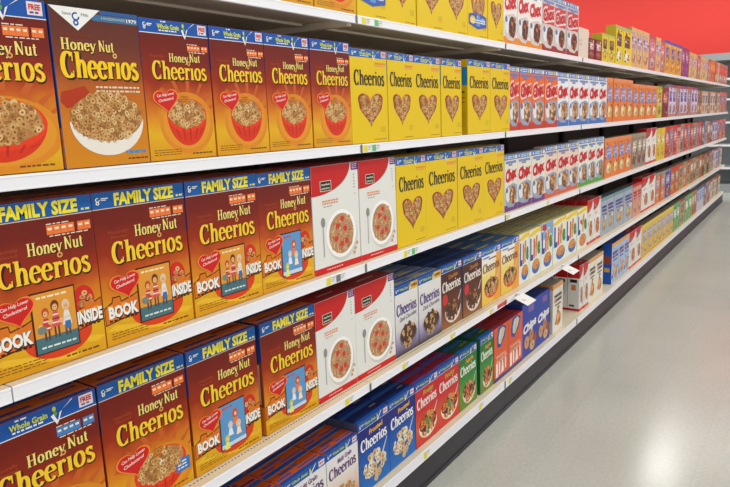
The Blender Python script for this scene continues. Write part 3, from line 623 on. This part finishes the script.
# ------------------------------------------------------------------ looks in words
LOOK = dict(
 honey_small='brown and gold honey oat ring cereal box with red bowl', honey_large='large brown honey oat ring cereal box with red bowl',
 honey_retro='brown cereal box with white triangle and bowl', family='family size brown honey cereal box with plain red bowl',
 family_tan='family size brown cereal box with tan book picture', family_blue='family size brown cereal box with blue book picture',
 yellow='yellow cereal box with heart of oat rings', yellow_tall='tall yellow cereal box with heart of oat rings', yellow_sticker='yellow heart cereal box with blue sticker low down',
 store='white cereal box with curved red top and bowl', chex_purple='white cereal box with red lettering and purple foot', chex_peach='peach cereal box with red lettering',
 chex_green='white cereal box with red lettering and green foot', chex_blue='white cereal box with red lettering and blue foot', chex_orange='orange cereal box with red lettering and blue header',
 chex_choc='white chocolate cereal box with red lettering and orange foot', chex_choc_red='pinkish chocolate cereal box with blue header', dark_choc='white and violet cereal box with dark bowl', choc='dark brown chocolate ring cereal box',
 honey_white='white and honey yellow cereal box with round bowl', purple_white='white cereal box with purple lettering', purple='deep purple cereal box with orange top', frosted='blue frosted ring cereal box',
 red='red fruit ring cereal box', green='green apple ring cereal box', life='white cereal box with four bright letters and yellow crest', life_blue='pale blue topped cereal box with bright letters', life_heart='white cereal box with bright letters and red heart',
 orange_logo='orange cereal box with blue oval swirl', chips='royal blue cookie cereal box', white_brown='white cereal box with brown lettering', white_blue='pale blue cereal box with orange crest', grey_blue='grey cereal box with dark blue sides',
 red_white='red and cream cereal box', orange_blue='orange cereal box with pale blue panel', yellow_green='yellow green cereal box', dark_red='dark red cereal box', violet_white='white and violet cereal box',
 brown_tan='brown cereal box with tan food picture', cream_brown='cream cereal box with brown panel', pink_orange='pinkish orange cereal box', grey_brown='grey brown cereal box', yellow_white='narrow yellow cereal box with cream panel',
 red_pink='red and pink cereal box', rose_grey='dusty rose cereal box', stripe_dark='dark mauve cereal box', orange_grey='orange cereal box with grey panel', deep_blue='deep blue cereal box', orange_red='reddish orange cereal box',
 olive_tan='olive tan cereal box', brown_dark='dark brown cereal box with tan panel', grey_violet='grey violet cereal box', yellow_picture='yellow cereal box with blue grey picture', green_white='green cereal box with white panel',
 rust='rust coloured cereal box', pale_blue='pale lavender blue cereal box', cream='cream cereal box with red crest', small_maroon='small maroon box', yellow_short='short yellow cereal box', yellow_high='high yellow cereal box with brown lettering',
 tan_violet='tan cereal box with violet panel', pink_rose='rose pink cereal box', gold_blue='gold cereal box with blue crest', plum='plum purple cereal box', sand_pink='sand coloured cereal box with pink panel', bright_orange='bright orange cereal box',
 red_silver='light red cereal box with silver grey foot', beige_case='long plain beige carton')
SHORT = dict(life='yellow crested letter box', life_blue='pale blue topped letter box', life_heart='red heart letter box', purple_white='purple lettered box', purple='deep purple box', store='red topped white box', white_brown='brown lettered white box',
 dark_choc='white and violet box', honey_white='honey yellow box', family_tan='tan book family box', family_blue='blue book family box', family='plain family honey box', honey_large='large honey box', yellow_tall='yellow heart box', choc='chocolate brown box', grey_blue='grey box', frosted='blue frosted box',
 red='red fruit box', green='green apple box', orange_logo='orange swirl box', chips='royal blue cookie box')
SHORT['honey_large_blue'] = 'large honey box'
LOOK.update(honey_large_blue='large brown and gold cereal box with blue badge', honey_small='brown and gold cereal box with red bowl', honey_large='large brown and gold cereal box with red bowl', family_tan='family size brown box with tan book picture', family_blue='family size brown box with blue book picture', family='family size brown box with plain red bowl',
 yellow_sticker='yellow heart cereal box with low blue sticker', store='white cereal box with curved red top', chex_purple='white red lettered cereal box with purple foot', chex_green='white red lettered cereal box with green foot', chex_blue='white red lettered cereal box with blue foot',
 chex_orange='orange red lettered cereal box with blue header', chex_choc='white red lettered cereal box with orange foot', chex_peach='peach cereal box with red lettering', honey_white='white and honey yellow cereal box', life='white cereal box with letters and yellow crest', life_blue='pale blue topped cereal box with letters',
 life_heart='white cereal box with letters and red heart', dark_choc='white and violet cereal box with dark bowl')
SHELF = dict(A='top shelf', B='second shelf', C='middle shelf', D='fourth shelf', E='bottom shelf')
ORD = ['first', 'second', 'third', 'fourth', 'fifth', 'sixth', 'seventh', 'eighth', 'ninth', 'tenth', 'eleventh', 'twelfth', 'thirteenth', 'fourteenth', 'fifteenth', 'sixteenth', 'seventeenth', 'eighteenth', 'nineteenth', 'twentieth']
# lip underside height, setback of the fronts, depth factor (survey units)
RZ = dict(A=.2675, B=-.0929, C=-.4474, D=-.8249, E=-1.215)
TOPH = dict(A=.0235, B=.0255, C=.0275, D=.0265, E=.040)     # shelf surface above lip underside
SET = dict(A=.012, B=.016, C=.022, D=.035, E=.024)
FAC = {k: (1.1+SET[k])/1.115 for k in SET}
def zz(u): return CAM_Z+u*SC
count = {}
def place(kind, row, x0, x1, h=None, dy=0.0, label=None, group=None, z=None, simple_only=False):
    t = TEMPL[kind]; f = FAC[row]*SC
    X0, X1 = x0*f, x1*f; w = X1-X0-.0022
    s = (w/t['W'], 1.0, (h*SC/t['H']) if h else 1.0)
    o = link('cereal_box' if kind != 'beige_case' else 'plain_carton', t['me'])
    o.location = ((X0+X1)/2, SET[row]*SC+dy, zz(RZ[row]+TOPH[row])+.0009 if z is None else z)
    o.scale = s
    n = 0
    if not simple_only:
        for nm, me in t['parts']: link(nm, me, o)
    if label is None:
        k = (kind, row); count[k] = count.get(k, 0)+1
        label = '%s, %s of them along the %s' % (LOOK[kind], ORD[min(19, count[k]-1)], SHELF[row])
    o['label'] = label; o['category'] = 'cereal box' if kind != 'beige_case' else 'carton'
    o['group'] = group or ('%s, all on the %s' % (LOOK[kind].replace('box', 'boxes'), SHELF[row]))
    return o, t, n
ALT = dict(sand_pink=['sand_pink', 'tan_violet', 'sand_pink', 'pink_rose'], violet_white=['violet_white', 'violet_white', 'rose_grey'], cream_brown=['cream_brown', 'cream_brown', 'brown_tan'],
 red_pink=['red_pink', 'rose_grey', 'red_pink', 'red_white', 'grey_brown'], rose_grey=['rose_grey', 'red_pink', 'grey_brown'], stripe_dark=['stripe_dark', 'grey_violet', 'rust'], orange_red=['orange_red', 'orange_red', 'olive_tan', 'orange_grey'],
 olive_tan=['olive_tan', 'rust', 'grey_brown'], brown_dark=['brown_dark', 'olive_tan'], green_white=['green_white', 'green_white', 'olive_tan'], cream=['cream', 'cream_brown', 'cream', 'olive_tan'], yellow_picture=['yellow_picture'],
 gold_blue=['gold_blue'], pink_rose=['pink_rose', 'tan_violet', 'pink_rose'], bright_orange=['bright_orange', 'bright_orange', 'red_silver', 'sand_pink'], grey_violet=['grey_violet', 'cream', 'violet_white'], pink_orange=['pink_orange', 'rose_grey'])
def run(row, spec, back=0, back_to=0, hb=None):
    """spec: (kind, [edges...], height or None)"""
    for ent in spec:
        kind, xs, h = ent[0], ent[1], ent[2]
        opt = ent[3] if len(ent) > 3 else {}
        edges = [xs[0]]
        for a, b in zip(xs, xs[1:]):
            n = max(1, round((b-a)/.2)) if kind != 'beige_case' else 1
            edges += [a+(b-a)*(i+1)/n for i in range(n)]
        kind0 = kind
        for q, (a, b) in enumerate(zip(edges, edges[1:])):
            if kind0 in ALT: kind = ALT[kind0][q % len(ALT[kind0])]
            hh = (h*random.uniform(.985, 1.0)) if h and a > 6 else h
            dy = opt.get('dy', random.uniform(-.002, .002))
            o, t, _ = place(kind, row, a, b, hh, dy, simple_only=False)
            if b < back_to:
                base = count[(kind, row)]
                for j in range(back):
                    c, _, _ = place(kind, row, a, b, (h*.995 if h else None), dy+(t['D']+.0025)*(j+1)+random.uniform(0, .0006),
                        label='%s, tucked %s behind the %s front one on the %s' % (SHORT[kind], ORD[j], ORD[min(19, base-1)], SHELF[row]), simple_only=True)
run('A', [('honey_small', [1.08, 1.25, 1.42, 1.614], .285), ('yellow_sticker', [1.614, 1.776], .285), ('yellow', [1.776, 1.956, 2.145, 2.337], .285), ('yellow_sticker', [2.337, 2.518], .285), ('yellow', [2.518, 2.676], .285),
  ('chex_choc', [2.676, 2.826, 2.965, 3.134], .262), ('chex_choc_red', [3.134, 3.309, 3.491, 3.69], .262), ('beige_case', [3.70, 3.884], .158), ('beige_case', [3.89, 4.155], .176, {'dy': .085}), ('small_maroon', [3.89, 4.015, 4.155], .118),
  ('yellow_short', [4.159, 4.298, 4.46], .166), ('yellow_high', [4.46, 4.648, 4.885], .24), ('tan_violet', [4.885, 5.042, 5.221, 5.439], .265), ('pink_rose', [5.439, 5.685, 5.875, 6.051], .262), ('gold_blue', [6.051, 6.295, 6.547, 6.829], .27),
  ('plum', [6.829, 7.038, 7.254], .27), ('sand_pink', [7.254, 7.776, 8.341, 8.734], .245), ('bright_orange', [8.734, 9.564], .25), ('red_silver', [9.564, 10.405], .25)])
run('B', [('honey_large', [.466, .676], .288), ('honey_retro', [.678, .863], None), ('honey_small', [.863, 1.044, 1.218, 1.389, 1.567], None), ('yellow', [1.567, 1.764, 1.926, 2.114, 2.278], .27), ('yellow', [2.321, 2.53, 2.735], .278, {'dy': -.004}),
  ('chex_orange', [2.735, 2.852, 3.004, 3.172, 3.367], .272), ('chex_blue', [3.367, 3.552, 3.726, 3.919, 4.123, 4.298], .27), ('orange_blue', [4.298, 4.449, 4.614, 4.809, 4.984], .272), ('orange_blue', [4.984, 5.169, 5.39, 5.614, 5.824], .25), ('yellow_green', [5.824, 6.022], .252),
  ('dark_red', [6.022, 6.308], .25), ('violet_white', [6.31, 6.843, 7.268, 7.917], .275), ('brown_tan', [7.917, 8.235], .25), ('cream_brown', [8.235, 9.725], .25), ('pink_orange', [9.725, 10.5], .26)])
run('C', [('family_tan', [.499, .72, .941, 1.161], None), ('family_blue', [1.161, 1.369], .302), ('store', [1.369, 1.59, 1.797], None), ('yellow_tall', [1.797, 1.994, 2.236, 2.468, 2.684], .297), ('chex_purple', [2.684, 2.831, 3.008, 3.193], .248), ('chex_peach', [3.193, 3.379, 3.578, 3.746], .258),
  ('chex_green', [3.746, 3.926, 4.087, 4.261], .266), ('orange_blue', [4.276, 4.483, 4.638, 4.811, 5.007], .25), ('grey_brown', [5.007, 5.185, 5.346, 5.474], .25), ('store', [5.474, 5.682, 5.868], .275), ('yellow_white', [5.868, 6.228], .265), ('red_pink', [6.228, 7.366], .27),
  ('rose_grey', [7.366, 8.321], .27), ('stripe_dark', [8.321, 9.215], .265), ('violet_white', [9.215, 9.9], .26), ('pink_orange', [9.9, 10.5], .26)], back=1, back_to=2.7)
run('D', [('honey_large_blue', [.46, .684], .305), ('family', [.687, .901], None), ('family_blue', [.903, 1.122], None), ('family_blue', [1.136, 1.354], .302), ('store', [1.354, 1.544, 1.769], .3), ('dark_choc', [1.769, 1.924, 2.093], .245), ('choc', [2.093, 2.27, 2.449], .248),
  ('honey_white', [2.449, 2.649, 2.861], .243), ('life', [2.861, 2.99, 3.15], .243), ('life_blue', [3.15, 3.33], .248), ('life', [3.33, 3.545, 3.746], .245), ('life_heart', [3.746, 3.94], .243), ('store', [3.94, 4.07, 4.242], .27), ('grey_blue', [4.242, 4.389, 4.561, 4.825, 5.089], .25),
  ('red_white', [5.089, 5.39], .25), ('store', [5.39, 5.656, 5.896], .27), ('orange_grey', [5.896, 6.318], .262), ('deep_blue', [6.318, 6.561], .262), ('orange_red', [6.561, 7.441], .262), ('olive_tan', [7.441, 8.492], .262), ('brown_dark', [8.492, 9.277], .262), ('grey_violet', [9.277, 10.3], .262)], back=3, back_to=4.3)
run('E', [('purple', [.99, 1.178], 0.223), ('purple_white', [1.18, 1.372, 1.534], 0.220), ('frosted', [1.534, 1.712, 1.885], 0.246), ('red', [1.885, 2.056, 2.234], 0.246), ('green', [2.234, 2.40], 0.248), ('green', [2.43, 2.569], 0.251), ('orange_logo', [2.569, 2.727, 2.906], 0.251), ('chips', [2.906, 3.111, 3.303], 0.270),
  ('white_brown', [3.34, 3.506], 0.270), ('store', [3.816, 3.9, 4.005], 0.280), ('white_brown', [4.005, 4.17, 4.336], 0.278), ('white_blue', [4.547, 4.736, 5.047], 0.283), ('store', [5.047, 5.269, 5.457], 0.278), ('yellow_picture', [5.457, 6.806], 0.268), ('green_white', [6.806, 7.144, 7.433, 7.915], 0.270),
  ('rust', [7.915, 8.219], 0.270), ('pale_blue', [8.219, 8.805], 0.270), ('stripe_dark', [8.805, 9.315], 0.270), ('cream', [9.315, 10.3], 0.258)], back=3, back_to=4.4)
for kind, a, b in (('chips', 3.52, 3.68), ('white_blue', 4.36, 4.53)):     # boxes pushed back in the two gaps of the bottom shelf
    for j in range(2):
        place(kind, 'E', a, b, .24, .14+j*.072, label='%s pushed back in a gap of the bottom shelf, %s row' % (LOOK[kind].split(' with ')[0], ('nearer', 'farther')[j]), simple_only=True)

# ------------------------------------------------------------------ shelving
STEEL = M((214, 214, 218), .38, 'shelf_enamel'); DECK = M((222, 208, 178), .45, 'shelf_deck_cream'); UNDER = M((240, 228, 206), .5, 'shelf_underside'); BACKM = M((104, 92, 88), .6, 'back_panel_enamel')
LIPM = M((238, 238, 242), .28, 'price_rail_plastic'); KICKM = M((50, 48, 54), .4, 'kick_plate_enamel'); DARKM = M((46, 42, 44), .6, 'upright_enamel'); SEAM = M((120, 118, 112), .5, 'rail_joint_grey')
SEC = [1.59+1.067*k for k in range(-2, 9)]+[10.58]
JO = 1.0
DEP = .44
order_word = ['nearest', 'second', 'third', 'fourth', 'fifth', 'sixth', 'seventh', 'eighth', 'ninth', 'tenth', 'farthest']
for k in range(len(SEC)-1):
    if SEC[k+1]-SEC[k] < .2: continue
    x0, x1 = SEC[k]*SC, SEC[k+1]*SC
    root = bpy.data.objects.new('shelving_unit', None); COL.objects.link(root); root.location = ((x0+x1)/2, .3, 0)
    root['label'] = 'white steel shelving bay with five shelves, %s bay of the cereal aisle' % order_word[k]; root['category'] = 'shelving'; root['group'] = 'shelving bays of the cereal aisle'
    ox = (x0+x1)/2; oy = .3
    hw = (x1-x0)/2
    def part(name, boxes, mats, parent=root):
        bm = bmesh.new()
        for b in boxes: bm_box(bm, *b[:6], mi=b[6] if len(b) > 6 else 0)
        o = link(name, mesh_from(bm, name, mats), parent)
        return o
    Y = lambda y: y-oy
    ztop = zz(RZ['A']+.06)
    bp = part('back_panel', [(-hw+.001, hw-.001, Y(DEP+.09), Y(DEP+.11), .1, ztop)], [BACKM])
    part('upright', [(-hw+.001, -hw+.03, Y(DEP+.055), Y(DEP+.089), .02, ztop)], [DARKM]); part('upright', [(hw-.03, hw-.001, Y(DEP+.055), Y(DEP+.089), .02, ztop)], [DARKM])
    for r in 'ABCDE':
        zl = zz(RZ[r]); zs = zz(RZ[r]+TOPH[r])
        g = .0012
        body = [(-hw+g, hw-g, Y(.012), Y(DEP+.05), zs-.006, zs-.0013, 0)]
        body += [(-hw+g, hw-g, Y(.008), Y(.024), zl+.008, zs-.006, 0)] if r != 'E' else []
        if r != 'E':
            body.append((-hw+.03, hw-.03, Y(.20), Y(.24), zs-.016, zs-.0062, 1))      # stiffening channel below
            body += [(-hw+g, -hw+.012, Y(.03), Y(DEP+.05), zs-.03, zs-.0062, 1), (hw-.012, hw-g, Y(.03), Y(DEP+.05), zs-.03, zs-.0062, 1)]
        sh = part('shelf', body, [STEEL, UNDER])
        # underside skin
        bm = bmesh.new(); bm_box(bm, -hw+g, hw-g, Y(.025), Y(DEP+.05), zs-.0085, zs-.0062)
        link('shelf_underside', mesh_from(bm, 'shelf_underside', [UNDER]), sh)
        # price rail: tilted face with rolled top and bottom edge
        bm = bmesh.new(); h = zs-zl
        prof = [(.012, zs-.0064), (.004, zs-.0064), (.001, zs-.003), (.0002, zs+.0004), (-.0025, zs+.0004), (-.0035, zs-.003), (-.0035, zs-.0042), (-.0025, zs-.0044), (-.0025, zl+.003), (-.0038, zl+.0026), (-.003, zl+.0004), (.006, zl), (.007, zl+.004), (.007, zs-.0075), (.012, zs-.0075)]
        e = .0016
        rings_ = [[bm.verts.new((sx*(hw-e), Y(p[0]), p[1])) for p in prof] for sx in (-1, 1)]
        n = len(prof)
        for i in range(n): bm.faces.new([rings_[0][i], rings_[0][(i+1) % n], rings_[1][(i+1) % n], rings_[1][i]])
        bm.faces.new(rings_[0][::-1]); bm.faces.new(rings_[1])
        link('price_rail', mesh_from(bm, 'price_rail', [LIPM]), sh)
        if 0 < k < 4:
            bm = bmesh.new(); bm_box(bm, hw-.009, hw-.0018, Y(-.0062), Y(-.001), zl+.001, zs-.001)
            link('rail_end_cap', mesh_from(bm, 'rail_end_cap', [SEAM]), sh)
    for r in 'ABCDE':
        zs = zz(RZ[r]+TOPH[r])
        bm = bmesh.new(); bm_box(bm, -hw+.002, hw-.002, Y(.0022), Y(DEP), zs-.0012, zs)
        if r == 'D' and k < 3:
            n = int(2*hw/.0125)
            for i in range(n):
                xx = -hw+.006+i*.0125; bm_box(bm, xx, xx+.006, Y(.026), Y(.030), zs, zs+.0002, 1)
        link('shelf_deck', mesh_from(bm, 'shelf_deck', [DECK, DARKM]), [c for c in root.children if c.name.startswith('shelf') and not c.name.startswith('shelf_')]['ABCDE'.index(r)])
    part('kick_plate', [(-hw+.001, hw-.001, Y(.0), Y(.04), 0.001, zz(RZ['E'])-.001), (-hw+.001, hw-.001, Y(-.004), Y(.0), 0.001, .02), (-hw+.001, hw-.001, Y(-.003), Y(.05), zz(RZ['E'])-.012, zz(RZ['E'])-.001)], [KICKM])
    part('base_deck', [(-hw+.001, hw-.001, Y(.06), Y(DEP+.05), .0, zz(RZ['E'])+.03)], [DARKM])

# price tags slid into the rails and two white cards standing off them
def rail_z(row, y=.5): return zz(RZ[row]+TOPH[row]*y)
tags = [('A', 1.635, 'yellow'), ('A', 1.70, 'green'), ('B', 1.62, 'yellow'), ('B', 1.665, 'green'), ('C', 1.415, 'yellow'), ('C', 1.46, 'grey'), ('C', 1.83, 'yellow'), ('C', 1.88, 'green'), ('C', 2.69, 'yellow'), ('C', 3.20, 'yellow'),
        ('D', .475, 'yellow'), ('D', 1.475, 'yellow'), ('D', 1.80, 'yellow'), ('D', 2.15, 'yellow'), ('D', 2.51, 'yellow'), ('E', 1.93, 'yellow'), ('E', 2.40, 'yellow'), ('E', 2.72, 'yellow')]
TC = dict(yellow=(226, 214, 60), green=(96, 190, 120), grey=(120, 120, 130))
tcount = {}
for row, x, c in tags:
    bm = bmesh.new(); hh = TOPH[row]*SC*.8 if row != 'E' else .032; w = .052
    bm_box(bm, -w/2, w/2, -.0006, 0, -hh/2, hh/2, 0)
    bm_box(bm, -w/2+.001, -w/2+.024, -.0009, -.0006, -hh/2+.001, hh/2-.001, 1)
    for i in range(3): bm_box(bm, -w/2+.027, w/2-.004-.004*i, -.0009, -.0006, hh/2-.005-i*.0055, hh/2-.0035-i*.0055, 2)
    o = link('price_tag', mesh_from(bm, 'price_tag', [M((232, 232, 230)), M(TC[c]), M((110, 110, 116))]))
    o.location = (x*SC, -.0026, rail_z(row, .47))
    tcount[(row, c)] = tcount.get((row, c), 0)+1
    o['label'] = 'small white and %s price tag, %s such tag along the rail of the %s' % (c, ORD[tcount[(row, c)]-1], SHELF[row]); o['category'] = 'price tag'; o['group'] = 'price tags in the shelf rails'
for x, lab in ((2.775, 'white price card sticking out of the fourth shelf rail near a red strip'), (3.43, 'white price card sticking out of the fourth shelf rail above a red topped white box')):
    root = bpy.data.objects.new('price_card', None); COL.objects.link(root); root.location = (x*SC, -.005, zz(RZ['D'])+.026)
    root['label'] = lab; root['category'] = 'price card'; root['group'] = 'white cards standing off the rail'
    bm = bmesh.new(); bm_box(bm, -.06, .06, -.094, -.012, -.0006, .0006); bm_box(bm, -.035, .0, -.06, -.057, .0006, .0009, 1); bm_box(bm, -.035, -.01, -.05, -.047, .0006, .0009, 1)
    c = link('card', mesh_from(bm, 'card', [M((240, 240, 238)), M((120, 120, 124))]), root); c.rotation_euler = (math.radians(22), 0, 0)
    bm = bmesh.new(); bm_box(bm, -.006, .006, -.02, 0.0, -.001, .001); bm_box(bm, -.006, .006, -.0022, 0.0, -.024, .003)
    link('clip', mesh_from(bm, 'clip', [M((200, 200, 204))]), root)
bm = bmesh.new(); bm_box(bm, -.07, .05, -.0006, 0, -.012, .012)
o = link('shelf_strip', mesh_from(bm, 'shelf_strip', [M((206, 70, 66))])); o.location = (2.63*SC, -.0026, zz(RZ['D'])+.018)
o['label'] = 'short red paper strip on the fourth shelf rail beside a white card'; o['category'] = 'shelf strip'

# ------------------------------------------------------------------ floor, walls, far fixtures
def fl_mat():
    m = bpy.data.materials.new('vinyl_floor_tiles'); m.use_nodes = True; nt = m.node_tree; b = nt.nodes['Principled BSDF']
    tc = nt.nodes.new('ShaderNodeTexCoord')
    n1 = nt.nodes.new('ShaderNodeTexNoise'); n1.inputs['Scale'].default_value = 1.3; n1.inputs['Detail'].default_value = 4
    n2 = nt.nodes.new('ShaderNodeTexNoise'); n2.inputs['Scale'].default_value = 60; n2.inputs['Detail'].default_value = 4
    br = nt.nodes.new('ShaderNodeTexBrick'); br.offset = 0; br.inputs['Scale'].default_value = 1; br.inputs['Brick Width'].default_value = .305; br.inputs['Row Height'].default_value = .305; br.inputs['Mortar Size'].default_value = .0009
    br.inputs['Color1'].default_value = (1, 1, 1, 1); br.inputs['Color2'].default_value = (.975, .975, .97, 1); br.inputs['Mortar'].default_value = (.86, .85, .83, 1)
    for n in (n1, n2, br): nt.links.new(tc.outputs['Object'], n.inputs['Vector'])
    c1 = nt.nodes.new('ShaderNodeValToRGB'); c1.color_ramp.elements[0].position = .3; c1.color_ramp.elements[1].position = .7
    c1.color_ramp.elements[0].color = rgb((184, 185, 177)); c1.color_ramp.elements[1].color = rgb((194, 195, 187))
    c2 = nt.nodes.new('ShaderNodeValToRGB'); c2.color_ramp.elements[0].position = .35; c2.color_ramp.elements[1].position = .65
    c2.color_ramp.elements[0].color = (.9, .9, .88, 1); c2.color_ramp.elements[1].color = (1, 1, 1, 1)
    nt.links.new(n1.outputs['Fac'], c1.inputs[0]); nt.links.new(n2.outputs['Fac'], c2.inputs[0])
    m1 = nt.nodes.new('ShaderNodeMix'); m1.data_type = 'RGBA'; m1.blend_type = 'MULTIPLY'; m1.inputs[0].default_value = 1
    m2 = nt.nodes.new('ShaderNodeMix'); m2.data_type = 'RGBA'; m2.blend_type = 'MULTIPLY'; m2.inputs[0].default_value = 1
    nt.links.new(c1.outputs[0], m1.inputs[6]); nt.links.new(c2.outputs[0], m1.inputs[7]); nt.links.new(m1.outputs[2], m2.inputs[6]); nt.links.new(br.outputs['Color'], m2.inputs[7])
    nt.links.new(m2.outputs[2], b.inputs['Base Color'])
    b.inputs['Roughness'].default_value = .2; b.inputs['Specular IOR Level'].default_value = .4
    return m
def slab(name, b, m, kind='structure'):
    bm = bmesh.new(); bm_box(bm, *b); o = link(name, mesh_from(bm, name, [m])); o['kind'] = kind; return o
slab('floor', (-3, 16, -5, 12, -.05, 0), fl_mat())
slab('wall_back', (14.5, 14.7, -5, 12, 0, 5), M((226, 68, 60), .6, 'red_wall_paint'))
slab('ceiling', (-3, 16, -5, 12, 5, 5.1), M((225, 225, 220), .8, 'ceiling_tiles'))
# refrigerated fixture along the back wall, seen past the end of the aisle
root = bpy.data.objects.new('display_case', None); COL.objects.link(root); root.location = (13.4, .5, 0)
root['label'] = 'grey display case with white shelves against the red wall beyond the aisle'; root['category'] = 'display case'
def cpart(name, boxes, m):
    bm = bmesh.new()
    for b in boxes: bm_box(bm, *b)
    return link(name, mesh_from(bm, name, [m]), root)
ct = CAM_Z+.80*SC
cpart('case_body', [(.55, .7, -2.5, 3.2, 0, ct), (-.2, .7, -2.5, 3.2, ct-.12, ct), (-.2, .7, -2.54, -2.5, 0, ct), (-.2, .7, 3.2, 3.24, 0, ct), (-.1, .55, -2.5, 3.2, 0, .15)], M((150, 156, 156), .4))
for z in (.45, .85, 1.25, 1.65, 2.0): cpart('case_shelf', [(-.12, .55, -2.5, 3.2, z-.03, z)], M((232, 232, 234), .4))
cols = [(206, 60, 50), (60, 120, 180), (226, 190, 60), (210, 200, 190), (90, 150, 80), (220, 120, 50)]
nb = 0
for zi, z in enumerate((.45, .85, 1.25, 1.65, 2.0)):
    for i in range(5):
        bm = bmesh.new(); c = cols[(i+zi*2) % 6]
        bm_box(bm, 0, .12, 0, .19, 0, .24, 0); bm_box(bm, -.001, 0, .03, .16, .08, .2, 1)
        o = link('packet', mesh_from(bm, 'packet', [M(c), M(tuple(min(255, k+50) for k in c))]))
        o.location = (13.36, 1.02+.21*i, z+.001) if z < 2 else (13.36, 1.02+.21*i, z+.001)
        if z == 2.0: o.scale = (1, 1, .8)
        o['label'] = 'small packet, %s from the aisle on the %s shelf of the far display case' % (ORD[i], ['lowest', 'second lowest', 'middle', 'second highest', 'highest'][zi]); o['category'] = 'packet'; o['group'] = 'packets in the far display case'

# ------------------------------------------------------------------ light
def area(name, loc, sx, sy, power, col=(1, .99, .97), rot=(0, 0, 0)):
    l = bpy.data.lights.new(name, 'AREA'); l.shape = 'RECTANGLE'; l.size = sx; l.size_y = sy; l.energy = power; l.color = col
    o = bpy.data.objects.new(name, l); COL.objects.link(o); o.location = loc; o.rotation_euler = rot; return o
for i, x in enumerate((-1.5, 2.6, 6.7, 10.8)):
    area('fluorescent_or_added_row', (x, -1.95, 4.6), 2.4, .3, 60)
area('fluorescent_or_added_row', (6, 4.5, 4.6), 14, .8, 160)
area('fluorescent_or_added_row', (12.6, 2.0, 4.5), .6, 12, 185)  # added wall washer, no fixture of the store, brightens the red wall
area('fluorescent_panel', (11.3, .62, 4.55), .8, .5, 45)
area('fluorescent_or_added_row', (5, -4.3, 4.4), 14, .8, 90)
w = bpy.data.worlds.new('store_ambient'); bpy.context.scene.world = w; w.use_nodes = True
w.node_tree.nodes['Background'].inputs[0].default_value = (1, .985, .98, 1); w.node_tree.nodes['Background'].inputs[1].default_value = 1.0

# ------------------------------------------------------------------ camera
F_PX = 660.0
yaw, pitch, roll = 0.96558755, 0.18405119, -0.0378568
Fv = Vector((math.sin(yaw)*math.cos(pitch), math.cos(yaw)*math.cos(pitch), -math.sin(pitch)))
r = Vector((math.cos(yaw), -math.sin(yaw), 0)); u = r.cross(Fv)
c, s = math.cos(roll), math.sin(roll)
R = c*r+s*u; Up = -s*r+c*u
cam = bpy.data.cameras.new('camera'); co = bpy.data.objects.new('camera', cam); COL.objects.link(co)
cam.sensor_width = 36; cam.lens = F_PX/730*36; cam.clip_end = 100
co.matrix_world = Matrix(((R.x, Up.x, -Fv.x, 0), (R.y, Up.y, -Fv.y, CAM_Y), (R.z, Up.z, -Fv.z, CAM_Z), (0, 0, 0, 1)))
sc = bpy.context.scene; sc.camera = co
sc.view_settings.view_transform = 'Standard'; sc.view_settings.look = 'None'; sc.view_settings.gamma = 1; sc.view_settings.exposure = -0.15
sc.view_settings.use_curve_mapping = False
